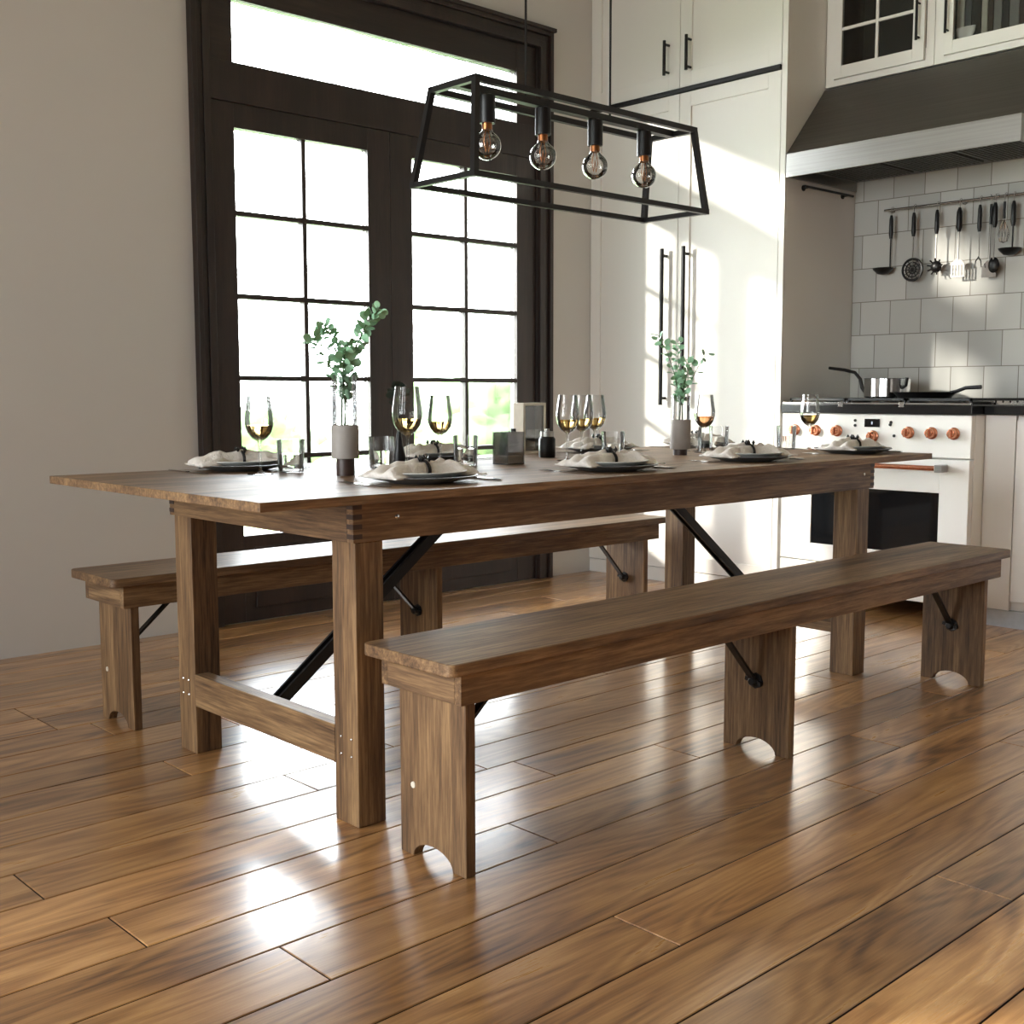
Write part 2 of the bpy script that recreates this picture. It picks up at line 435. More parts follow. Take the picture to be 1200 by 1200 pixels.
def leaf(name, x0, x1, g0, g1):
    g = G(); y0, y1 = WY+.0, WY+.05
    zt = 2.1648
    g.box(x0, g0, y0, y1, .001, zt); g.box(g1, x1, y0, y1, .001, zt)
    g.box(g0, g1, y0, y1, 2.066, zt); g.box(g0, g1, y0, y1, .001, .372)
    # raised field on the bottom rail
    g.box(g0+.05, g1-.05, y0-.008, y0+.001, .06, .32)
    mid = (g0+g1)/2; w = .0105
    for z in (.705, 1.041, 1.382, 1.722): g.box(g0, g1, y0+.004, y1-.004, z-w, z+w)
    zs = [.372, .705-w, .705+w, 1.041-w, 1.041+w, 1.382-w, 1.382+w, 1.722-w, 1.722+w, 2.066]
    for a, b in zip(zs[::2], zs[1::2]): g.box(mid-w, mid+w, y0+.004, y1-.004, a, b)
    o = struct(g.build(name, M['dark_z'], bevel=.002))
    G().box(g0+.001, g1-.001, y0+.022, y0+.028, .373, 2.065).build('glass_panes', M['pane'], o)
    return o
leaf('door_1', 2.431, 3.338, 2.541, 3.214)
leaf('door_2', 3.340, 4.269, 3.467, 4.139)
# transom light
g = G()
g.box(2.431, 2.541, WY, WY+.05, 2.326, 2.714); g.box(4.139, 4.269, WY, WY+.05, 2.326, 2.714)
g.box(2.541, 4.139, WY, WY+.05, 2.578, 2.714)
o = struct(g.build('window_1', M['dark_x'], bevel=.002))
G().box(2.542, 4.138, WY+.022, WY+.028, 2.327, 2.577).build('glass_pane', M['pane'], o)

# tiled splashback
struct(G().box(BX-.010, BX-.0005, 1.0, 3.168, .928, 2.30).build('trim_2', M['tile']))

# garden
g = G(); g.box(-14, 22, WY+T+.02, 34, -.30, -.20)
struct(g.build('ground', M['grass']))
def bush(x, y, r, label, h):
    g = G(); b = g.b
    bmesh.ops.create_icosphere(b, subdivisions=5, radius=1.)
    for v in b.verts:
        n = noise.noise(v.co*2.2+Vector((x, y, 0)))*.35+noise.noise(v.co*7+Vector((x, y, 3)))*.16+noise.noise(v.co*18)*.07
        v.co *= 1+n; v.co.x *= r; v.co.y *= r; v.co.z = max(v.co.z*h*.6+h*.5, 0)
        v.co += Vector((x, y, -.21))
    o = g.build('garden_shrub', M['bush'], None, sharp=180)
    return tag(o, label, 'shrub', 'shrubs in the garden')
bush(6.2, 11.5, 1.1, 'pale green garden shrub seen through the lowest panes of the left door', .95)
bush(9.6, 11.0, 1.4, 'larger pale garden shrub seen through the right door', 1.15)
bush(12.6, 13.5, 1.2, 'rounded garden shrub furthest right behind the right door', 1.05)

# ------------------------------------------------------------------ farm table
def table():
    x0, x1, y0, y1, zt = 1.203, 3.925, 2.018, 3.070, .762
    ax0, ax1, ay0, ay1, az = 1.480, 3.668, 2.096, 2.952, .649
    t = thing('dining_table', 'long rustic brown farmhouse trestle table laid for a meal between two benches', 'table', ((x0+x1)/2, (y0+y1)/2, 0))
    g = G(); n = 6; w = (y1-y0)/n
    for k in range(n): g.box(x0, x1, y0+k*w, y0+(k+1)*w, zt-.020, zt)
    g.build('tabletop', M['rustic_x'], t, bevel=.0012)
    top = zt-.0205
    g = G(); g.box(ax0, ax1, ay0, ay0+.024, az, top)
    g.build('apron', M['rustic_x'], t, bevel=.0015)
    g = G(); g.box(ax0, ax1, ay1-.024, ay1, az, top); g.build('apron', M['rustic_x'], t, bevel=.0015)
    for a in (ax0, ax1-.024):
        g = G(); g.box(a, a+.024, ay0+.0245, ay1-.0245, az, top); g.build('apron', M['rustic_y'], t, bevel=.0015)
    # finger joints at the two front corners
    for a, sgn in ((ax0, -1), (ax1, 1)):
        for yy in (ay0, ay1):
            g = G()
            for k in range(4):
                z = az+.008+k*.022
                if yy == ay0:
                    g.box(a-.0004*1 if sgn < 0 else a-.024, a+.024 if sgn < 0 else a+.0004, yy-.0006, yy+.002, z, z+.011)
                g.box(a-.0006 if sgn < 0 else a-.002, a+.002 if sgn < 0 else a+.0006, (yy-.0004) if yy == ay0 else yy-.024, (yy+.024) if yy == ay0 else yy+.0004, z, z+.011)
            g.build('finger_joint', M['foot'], t)
    legs = []
    for lx in (1.488, 3.572):
        for ly in (2.1015, 2.852):
            w = .0765
            g = G(); g.box(lx, lx+w, ly, ly+.0905, 0, az+.0)
            g.box(lx+.017, lx+w, ly+.0195, ly+.071, az-.001, top)
            o = g.build('leg', M['rustic_z'], t, bevel=.0025); legs.append(o)
    for lx, fx in ((1.4875, -1), (3.6075, 1)):
        g = G(); g.box(lx, lx+.0415, 2.1925, 2.8515, .133, .222)
        s = g.build('stretcher', M['rustic_y'], t, bevel=.002)
    # bolts: on the stretcher ends and legs, and on the apron
    def bolt(p, ax, r=.0045):
        g = G(); g.lathe([(0, 0), (r, 0), (r, .002), (r*.5, .0035), (0, .0035)], (0, 0, 0), 12, ax)
        sg = -1 
        for v in g.b.verts:
            if ax == 'x': v.co.x *= -1
            else: v.co.y *= -1
            v.co += Vector(p)
        g.build('bolt', M['polished'], t)
    for y in (2.165, 2.125):
        for z in (.16, .20): bolt((1.4878, y, z), 'x', .0035)
    for y in (2.885, 2.915):
        for z in (.16, .20): bolt((1.4878, y, z), 'x', .0035)
    bolt((1.60, ay0-.0002, .70), 'y', .006); bolt((3.60, ay0-.0002, .70), 'y', .006)
    # braces
    for (a, b) in (((1.530, 2.50, .20), (2.19, 2.50, .70)), ((3.615, 2.50, .20), (2.96, 2.50, .70))):
        g = G()
        A, B_ = Vector(a), Vector(b)
        g.bar(A, B_, .008, .030); g.bar(A+Vector((0, .024, 0)), B_+Vector((0, .024, 0)), .008, .030)
        g.bar(A+Vector((0, .012, .0)), B_+Vector((0, .012, .0)), .017, .006)
        sx = 1 if b[0] > a[0] else -1
        g.box(B_.x-.05, B_.x+.05, 2.49, 2.534, .69, top)
        g.build('brace', M['black'], t)
    # cross rail under the top that carries the braces
    for x in (2.19, 2.96):
        g = G(); g.box(x-.035, x+.035, ay0+.0245, 2.489, .6905, top); g.box(x-.035, x+.035, 2.535, ay1-.0245, .6905, top)
        g.build('cross_rail', M['rustic_y'], t, bevel=.001)
table()

# ------------------------------------------------------------------ benches
def bench(x0, y0, label, ymid_w=.294, L_=2.44):
    x1 = x0+L_; y1 = y0+ymid_w; zt = .457
    t = thing('bench', label, 'bench', ((x0+x1)/2, (y0+y1)/2, 0), 'farmhouse benches beside the table')
    # seat with rounded corners
    def rr(a, b, c, d, r):
        P = []
        for (cx, cy, s) in ((b-r, d-r, 0), (a+r, d-r, 1), (a+r, c+r, 2), (b-r, c+r, 3)):
            for k in range(5): P.append((cx+r*math.cos((s+k/4)*PI/2), cy+r*math.sin((s+k/4)*PI/2)))
        return P
    g = G(); g.prism(rr(x0, x1, y0, y1, .02), 'z', zt-.026, zt)
    g.build('seat', M['rustic_x'], t, bevel=.003)
    ax0, ax1, ay0, ay1, az = x0+.040, x1-.040, y0+.018, y1-.018, .366
    top = zt-.0265
    g = G(); g.box(ax0, ax1, ay0, ay0+.020, az, top); g.build('apron', M['rustic_x'], t, bevel=.0015)
    g = G(); g.box(ax0, ax1, ay1-.020, ay1, az, top); g.build('apron', M['rustic_x'], t, bevel=.0015)
    for a in (ax0, ax1-.02):
        g = G(); g.box(a, a+.020, ay0+.0205, ay1-.0205, az, top); g.build('apron', M['rustic_y'], t, bevel=.0015)
    ly0, ly1 = y0+.040, y1-.040
    Xs = [x0+.070, (x0+x1)/2-.012, x1-.084-.026]
    Y = lambda f: ly0+(ly1-ly0)*f
    for lx in Xs:
        poly = [(ly0, 0), (Y(.20), 0)]
        for k in range(1, 12):
            a = PI*k/12; poly.append((Y(.5-.30*math.cos(a)), .036*math.sin(a)))
        poly += [(Y(.80), 0), (ly1, 0), (ly1, top), (ly0, top)]
        g = G(); g.prism(poly, 'x', lx, lx+.026)
        g.build('leg', M['rustic_z'], t, bevel=.002)
    ym = (ly0+ly1)/2
    for k, lx in enumerate(Xs):
        sg = 1 if k == 0 else -1
        fx = lx+.026 if k == 0 else lx
        zb = .20 if k else .235
        yb = ym
        a = Vector((fx+sg*.014, yb, zb)); b = Vector((fx+sg*.20, yb, .395))
        g = G(); g.bar(a, b, .020, .007)
        g.box(b.x-.02, b.x+.02, yb-.012, yb+.012, .39, top)
        br = g.build('brace', M['black'], t)
        g = G(); r = .020
        g.lathe([(0, 0), (r*1.1, 0), (r*1.1, .005), (r*.7, .006), (r*.7, .020), (r*.45, .026), (0, .026)], (0, 0, 0), 8, 'x')
        g.bar((.012, -.026, -.004), (.012, .026, .006), .010, .010)
        for v in g.b.verts: v.co.x *= sg; v.co += Vector((fx, yb, zb-.004))
        g.build('pivot_knob', M['black'], br)
    # pale screw caps on the outside of the end legs
    for lx, sg in ((Xs[0], -1), (Xs[2]+.026, 1)):
        g = G(); g.lathe([(0, 0), (.007, 0), (.007, .002), (0, .003)], (0, 0, 0), 12, 'x')
        for v in g.b.verts: v.co.x *= sg; v.co += Vector((lx, ym+.062, .155))
        g.build('screw_cap', M['cream'], t)
    return t
bench(1.413, 1.686, 'long rustic wooden bench in front of the table, nearest the viewer')
bench(1.392, 3.138, 'long rustic wooden bench behind the table, in front of the french doors')

# ------------------------------------------------------------------ tall cabinet
def shaker(g, y0, y1, z0, z1, fr=.07, x=KX, t=.020, panel=True):
    if y0 > y1: y0, y1 = y1, y0
    g.box(x, x+t, y0, y0+fr, z0, z1); g.box(x, x+t, y1-fr, y1, z0, z1)
    g.box(x, x+t, y0+fr, y1-fr, z0, z0+fr); g.box(x, x+t, y0+fr, y1-fr, z1-fr, z1)
    if panel: g.box(x+.009, x+t, y0+fr, y1-fr, z0+fr, z1-fr)
def bar_handle(y, z0, z1, parent, x=KX, off=.038, r=.0065, m='black', posts=None):
    g = G(); g.tube([(x-off, y, z0), (x-off, y, z1)], r, 12)
    for z in (z0+.035 if z1-z0 > .3 else z0+.018, z1-.035 if z1-z0 > .3 else z1-.018): g.tube([(x-off, y, z), (x-.0003, y, z)], r*.75, 8)
    return g.build('handle', M[m], parent)
t = thing('tall_cabinet', 'floor to ceiling white pantry cabinet with long black bar handles left of the cooker', 'cabinet', (4.98, 3.78, 0))
g = G(); g.box(KX+.0215, BX-.0005, 3.171, WY-.0005, .08, ZC-.001); g.box(KX, KX+.021, 3.171, 3.201, 0, ZC-.001)
g.box(KX+.0215, BX-.0005, 3.171, 3.20, 0, .08)
g.build('body', M['white'], t, bevel=.001)
G().box(KX+.006, KX+.0205, 3.2015, WY-.0005, 0, .070).build('plinth', M['white'], t)
g = G(); g.box(KX-.012, KX+.021, 3.204, WY-.002, 2.4535, 2.474); g.build('rail', M['black'], t, bevel=.002)
GY = 3.797
for (ya, yb, hy) in ((GY+.0015, WY-.002, GY+.070), (3.2035, GY-.0015, GY-.068)):
    g = G(); shaker(g, ya, yb, 2.478, ZC-.02); d = g.build('door', M['white'], t, bevel=.0012); bar_handle(hy, 2.545, 2.712, d, r=.008)
    g = G(); shaker(g, ya, yb, .074, 2.450); d = g.build('door', M['white'], t, bevel=.0012); bar_handle(hy, .915, 1.700, d, r=.0105)
# towel rail on the cabinet's side
g = G(); y = 3.135
g.tube([(4.79, y, 1.932), (5.21, y, 1.932)], .006, 10)
for x in (4.83, 5.17): g.tube([(x, y, 1.932), (x, 3.1705, 1.932)], .005, 8); g.lathe([(0, 0), (.014, 0), (.014, .004), (0, .004)], (x, 3.1665, 1.932), 12, 'y')
tag(g.build('towel_rail', M['black']), 'short black towel rail on the cabinet side under the hood', 'rail')

# ------------------------------------------------------------------ range cooker
def cooker():
    y0, y1, z1 = 2.238, 3.158, .884
    xb = BX-.012
    t = thing('range_cooker', 'white enamel range cooker with copper knobs and a dark oven window', 'cooker', ((KX+xb)/2, (y0+y1)/2, 0))
    g = G(); g.box(KX+.034, xb, y0, y1, .075, z1); g.build('body', M['enamel'], t, bevel=.003)
    for yy in (y0+.06, y1-.06):
        for xx in (KX+.12, xb-.08):
            g = G(); g.lathe([(0, 0), (.022, 0), (.022, .01), (.014, .012), (.014, .0745), (0, .0745)], (xx, yy, 0), 14); g.build('foot', M['black'], t)
    g = G(); g.box(KX, KX+.0335, y0+.001, y1-.001, .702, z1-.002); cp = g.build('control_panel', M['enamel'], t, bevel=.004)
    for y, z in ((3.085, .806), (2.975, .806), (2.864, .806), (2.685, .786), (2.517, .806), (2.412, .806), (2.314, .806)):
        k = G(); k.lathe([(0, 0), (.026, 0), (.026, .006), (.020, .009), (.019, .030), (.016, .034), (0, .034)], (0, 0, 0), 24, 'x')
        k.box(.030, .041, -.005, .005, -.019, .019)
        for v in k.b.verts: v.co.x *= -1; v.co += Vector((KX-.0003, y, z))
        k.build('knob', M['copper'], cp, bevel=.001)
    d = G(); d.box(KX-.004, KX-.0003, 2.655, 2.728, .826, .862); dd = d.build('display', M['screen'], cp, bevel=.001)
    d = G(); d.box(KX-.0048, KX-.0042, 2.688, 2.694, .838, .850); d.build('digit', M['digits'], dd)
    for y, z in ((2.775, .854), (2.775, .832), (2.602, .848), (2.585, .790), (2.605, .838)):
        k = G(); k.lathe([(0, 0), (.007, 0), (.006, .004), (0, .004)], (0, 0, 0), 12, 'x')
        for v in k.b.verts: v.co.x *= -1; v.co += Vector((KX-.0003, y, z))
        k.build('button', M['black'], cp)
    # oven door
    g = G(); a, b = y0+.004, y1-.004; w0, w1, v0, v1 = 2.372, 2.992, .285, .553
    g.box(KX, KX+.033, a, w0, .205, .696); g.box(KX, KX+.033, w1, b, .205, .696); g.box(KX, KX+.033, w0, w1, .205, v0); g.box(KX, KX+.033, w0, w1, v1, .696)
    od = g.build('oven_door', M['enamel'], t, bevel=.002)
    g = G(); g.box(KX+.006, KX+.012, w0+.0005, w1-.0005, v0+.0005, v1-.0005); g.build('window', M['ovenglass'], od)
    g = G(); g.tube([(KX-.045, 2.345, .660), (KX-.045, 3.050, .660)], .011, 14); h = g.build('handle', M['copper'], od)
    for y in (2.352, 3.043):
        g = G(); g.box(KX-.060, KX-.0003, y-.016, y+.016, .644, .676); g.build('bracket', M['steel'], h, bevel=.003)
    g = G(); g.box(KX, KX+.033, a, b, .078, .200); g.build('storage_drawer', M['enamel'], t, bevel=.002)
    # hob
    g = G(); g.box(KX-.012, xb, y0-.004, y1, z1+.0005, z1+.040); hb = g.build('hob', M['blackgloss'], t, bevel=.003)
    g = G(); z = z1+.041
    g.box(KX-.006, KX+.006, y0+.005, y1-.005, z, z+.008); g.build('rim', M['polished'], hb, bevel=.001); g = G(); g.box(xb-.03, xb-.02, y0+.005, y1-.005, z, z+.008)
    g.build('rim', M['polished'], hb, bevel=.001)
    zt = .952
    for k in range(3):
        ya, yb = y0+.02+k*.296, y0+.02+(k+1)*.296-.008
        g = G()
        for (xx, ) in ((KX+.03,), (xb-.06,)): g.box(xx, xx+.010, ya, yb, zt-.010, zt)
        g.box(KX+.03, xb-.05, ya, ya+.010, zt-.010, zt); g.box(KX+.03, xb-.05, yb-.010, yb, zt-.010, zt)
        ym = (ya+yb)/2
        g.box(KX+.04, xb-.06, ym-.004, ym+.004, zt-.009, zt)
        for xx in (KX+.16, KX+.29, KX+.42): g.box(xx-.004, xx+.004, ya+.01, yb-.01, zt-.009, zt)
        for xx in (KX+.03, xb-.06):
            for yy in (ya, yb-.01): g.box(xx, xx+.01, yy, yy+.01, z1+.0405, zt-.009)
        pg = g.build('pan_support', M['castiron'], hb)
        for xx in (KX+.16, KX+.42):
            g = G(); g.lathe([(0, 0), (.045, 0), (.045, .010), (.03, .014), (0, .014)], (xx, ym, z1+.0405), 24); g.build('burner', M['castiron'], hb)
    for y in (y0+.02+.292, y0+.02+.588):
        g = G(); g.box(KX-.0125, KX+.012, y-.012, y+.012, z1+.030, z1+.052); g.build('rim_bracket', M['polished'], hb, bevel=.001)
cooker()

# saucepan and frying pan
t = thing('saucepan', 'steel saucepan with a long curved black handle on the back of the hob', 'pan', (5.03, 2.83, .953))
g = G(); g.lathe([(0, 0), (.098, 0), (.104, .006), (.104, .088), (.107, .090), (.101, .090), (.099, .085), (.099, .008), (0, .006)], (5.03, 2.82, .953), 40); g.build('pot', M['polished'], t)
g = G(); g.tube([(5.02, 2.925, .975), (5.02, 2.945, 1.00), (5.02, 2.955, 1.04), (5.02, 2.985, 1.072), (5.02, 3.04, 1.085), (5.02, 3.125, 1.096)], [.009, .009, .008, .008, .008, .007], 10); g.build('handle', M['black'], t)
g = G(); g.tube([(4.99, 2.722, 1.0), (4.98, 2.70, 1.01), (4.98, 2.695, 1.045)], .008, 10); g.build('side_handle', M['black'], t)
t = thing('frying_pan', 'shallow black frying pan with its handle raised to the right', 'pan', (4.87, 2.55, .953))
g = G(); g.lathe([(0, 0), (.11, 0), (.135, .026), (.132, .027), (.108, .005), (0, .004)], (4.87, 2.55, .953), 40); g.build('pan', M['black'], t)
g = G(); g.tube([(4.87, 2.43, .975), (4.87, 2.40, .983), (4.865, 2.36, .997), (4.86, 2.29, 1.0)], [.009, .008, .008, .009], 10); g.build('handle', M['black'], t)

# base cabinet and worktop to the right of the cooker
t = thing('base_cabinet', 'white base cabinet right of the cooker under the black worktop', 'cabinet', (5.04, 1.70, 0))
FX = 4.80
g = G(); g.box(FX+.0205, BX-.0005, 1.2, 2.236, .07, .883); g.box(FX, FX+.02, 2.108, 2.236, .07, .883); g.build('body', M['white'], t, bevel=.001)
G().box(FX-.01, FX+.03, 1.2, 2.236, 0, .0695).build('plinth', M['skirt'], t)
for a, b in ((1.66, 2.104), (1.205, 1.656)):
    g = G(); shaker(g, a, b, .110, .862, .065, FX); d = g.build('door', M['white'], t, bevel=.001)
    bar_handle(1.70 if a > 1.6 else 1.61, .60, .80, d, FX)
g = G(); g.box(FX-.03, BX-.011, 1.15, 2.232, .8845, .922)
tag(g.build('worktop', M['blackgloss'], bevel=.003), 'black stone worktop on the base cabinet right of the cooker', 'worktop')
g = G()
for k in range(7): g.box(4.80+.0, 4.97, 2.20-k*.03, 2.192-k*.03, .935, .943)
g.box(4.80, 4.81, 2.01, 2.205, .926, .943); g.box(4.96, 4.97, 2.01, 2.205, .926, .943)
for yy in (2.012, 2.195):
    for xx in (4.80, 4.96): g.box(xx, xx+.01, yy, yy+.01, .9225, .935)
tag(g.build('trivet', M['polished']), 'slatted metal trivet on the worktop at the right edge', 'trivet')

# ------------------------------------------------------------------ cooker hood
def hood():
    y0, y1 = 2.085, 3.168
    t = thing('cooker_hood', 'wide stainless steel canopy hood above the cooker', 'hood', (4.98, 2.63, 1.965))
    lip = G(); x = KX
    lip.box(x, x+.012, y0, y1, 1.962, 2.068); lip.box(x+.012, BX-.012, y0, y0+.01, 1.962, 2.068); lip.box(x+.012, BX-.012, y1-.01, y1, 1.962, 2.068)
    lip.build('front_band', M['steel'], t, bevel=.002)
    g = G(); g.prism([(x+.002, 2.0685), (4.985, 2.400), (BX-.012, 2.400), (BX-.012, 2.0685)], 'y', y0, y1); g.build('canopy', M['steel_dark'], t, bevel=.002)
    g = G(); g.box(x+.0125, BX-.0125, y0+.0105, y1-.0105, 2.010, 2.018); un = g.build('underside', M['steel_dark'], t)
    for k in range(3):
        a = y0+.05+k*.335
        g = G(); g.box(x+.08, x+.50, a, a+.31, 1.996, 2.0095)
        for j in range(14): g.box(x+.09, x+.49, a+.012+j*.021, a+.020+j*.021, 1.992, 1.996)
        g.build('filter', M['filter'], t)
hood()

# ------------------------------------------------------------------ wall cabinets with glass doors
def wall_cab(y0, y1, label, muntins, hy):
    z0, z1, fx = 2.412, ZC-.001, 4.996
    t = thing('wall_cabinet', label, 'cabinet', (5.14, (y0+y1)/2, z0), 'glass fronted wall cabinets')
    g = G(); th = .018
    g.box(fx+.0005, BX-.0005, y0, y0+th, z0, z1); g.box(fx+.0005, BX-.0005, y1-th, y1, z0, z1)
    g.box(fx+.0005, BX-.0005, y0+th, y1-th, z0, z0+.083); g.box(fx+.0005, BX-.0005, y0+th, y1-th, z1-th, z1)
    g.box(fx-.004, fx, y0, y0+.038, z0, z1); g.box(fx-.004, fx, y1-.045, y1, z0, z1); g.box(fx-.004, fx, y0+.038, y1-.045, z0, z0+.026)
    g.build('body', M['white'], t, bevel=.001)
    g = G(); g.box(BX-.012, BX-.001, y0+th, y1-th, z0+.0835, z1-th)
    g.box(fx+.03, BX-.0125, y0+th+.0005, y0+th+.004, z0+.0835, z1-th); g.box(fx+.03, BX-.0125, y1-th-.004, y1-th-.0005, z0+.0835, z1-th)
    g.box(fx+.03, BX-.0125, y0+th+.0045, y1-th-.0045, z0+.0835, z0+.086)
    g.build('lining', M['inside'], t)
    a, b, c, d = y0+.042, y1-.049, z0+.030, z1-.03
    fr = .055; g = G(); x = fx-.018
    g.box(x, x+.0175, a, a+fr, c, d); g.box(x, x+.0175, b-fr+.015, b, c, d); g.box(x, x+.0175, a+fr, b-fr+.015, c, c+fr); g.box(x, x+.0175, a+fr, b-fr+.015, d-fr, d)
    ga, gb = a+fr, b-fr+.015
    if muntins:
        m = (ga+gb)/2; g.box(x+.003, x+.0145, m-.007, m+.007, c+fr, d-fr)
        z = c+fr+.165
        while z < d-fr-.05: g.box(x+.003, x+.0145, ga, m-.007, z-.007, z+.007); g.box(x+.003, x+.0145, m+.007, gb, z-.007, z+.007); z += .165
    dr = g.build('door', M['white'], t, bevel=.001)
    G().box(x+.007, x+.010, ga+.0005, gb-.0005, c+fr+.0005, d-fr-.0005).build('glass', M['cabglass'], dr)
    g = G(); g.tube([(x-.028, hy, 2.525), (x-.028, hy, 2.700)], .006, 10)
    for z in (2.54, 2.685): g.tube([(x-.028, hy, z), (x-.0003, hy, z)], .0045, 8)
    g.build('handle', M['black'], dr)
    return t
wall_cab(2.624, 3.167, 'glass fronted wall cabinet with glazing bars, left one above the hood', True, 2.69)
wall_cab(2.078, 2.622, 'glass fronted wall cabinet full of upright books, right one above the hood', False, 2.555)
# books in the right cabinet, and a white bowl in place of a glare spot
y = 2.10; k = 0
names = ['black', 'ivory', 'grey', 'umber', 'slate']
seq = [(2, 'black'), (0, 'ivory'), (4, 'slate'), (2, 'black'), (0, 'ivory'), (1, 'umber'), (3, 'grey'), (2, 'black'), (3, 'grey'), (1, 'umber'), (0, 'ivory'), (2, 'black'), (0, 'ivory')]
order = ['first', 'second', 'third', 'fourth', 'fifth', 'sixth', 'seventh', 'eighth', 'ninth', 'tenth', 'eleventh', 'twelfth', 'thirteenth']
books = []
yy = 2.575
for k, (ci, cn) in enumerate(seq):
    w = (.022, .034, .028, .040, .026)[k % 5]; h = .30+.04*math.sin(k*2.1)
    if yy-w < 2.10: break
    ex = 5.045; dp = .17
    z0 = 2.4985
    t = thing('book', f'upright book with {cn} cover, {order[k]} from the left in the right wall cabinet', 'book', (ex+dp/2, yy-w/2, z0), 'books in the right wall cabinet')
    g = G(); g.box(ex, ex+dp, yy-w, yy-w+.0025, z0, z0+h); g.box(ex, ex+dp, yy-.0025, yy, z0, z0+h); g.box(ex, ex+.003, yy-w+.0025, yy-.0025, z0, z0+h)
    g.build('cover', BOOKC[ci], t, bevel=.0006)
    G().box(ex+.0035, ex+dp-.004, yy-w+.0028, yy-.0028, z0+.003, z0+h-.003).build('pages', M['linen'], t)
    yy -= w+.003
t = G(); t.lathe([(0, 0), (.022, 0), (.040, .03), (.044, .055), (.041, .055), (.036, .03), (.018, .006), (0, .006)], (5.022-.0, 2.50, 2.4985), 28)
for v in t.b.verts: v.co.x = 5.030+(v.co.x-5.022)*.30
tag(t.build('glare_bowl', M['enamel']), 'small white bowl shape in place of a glare spot before the books', 'glare_bowl')

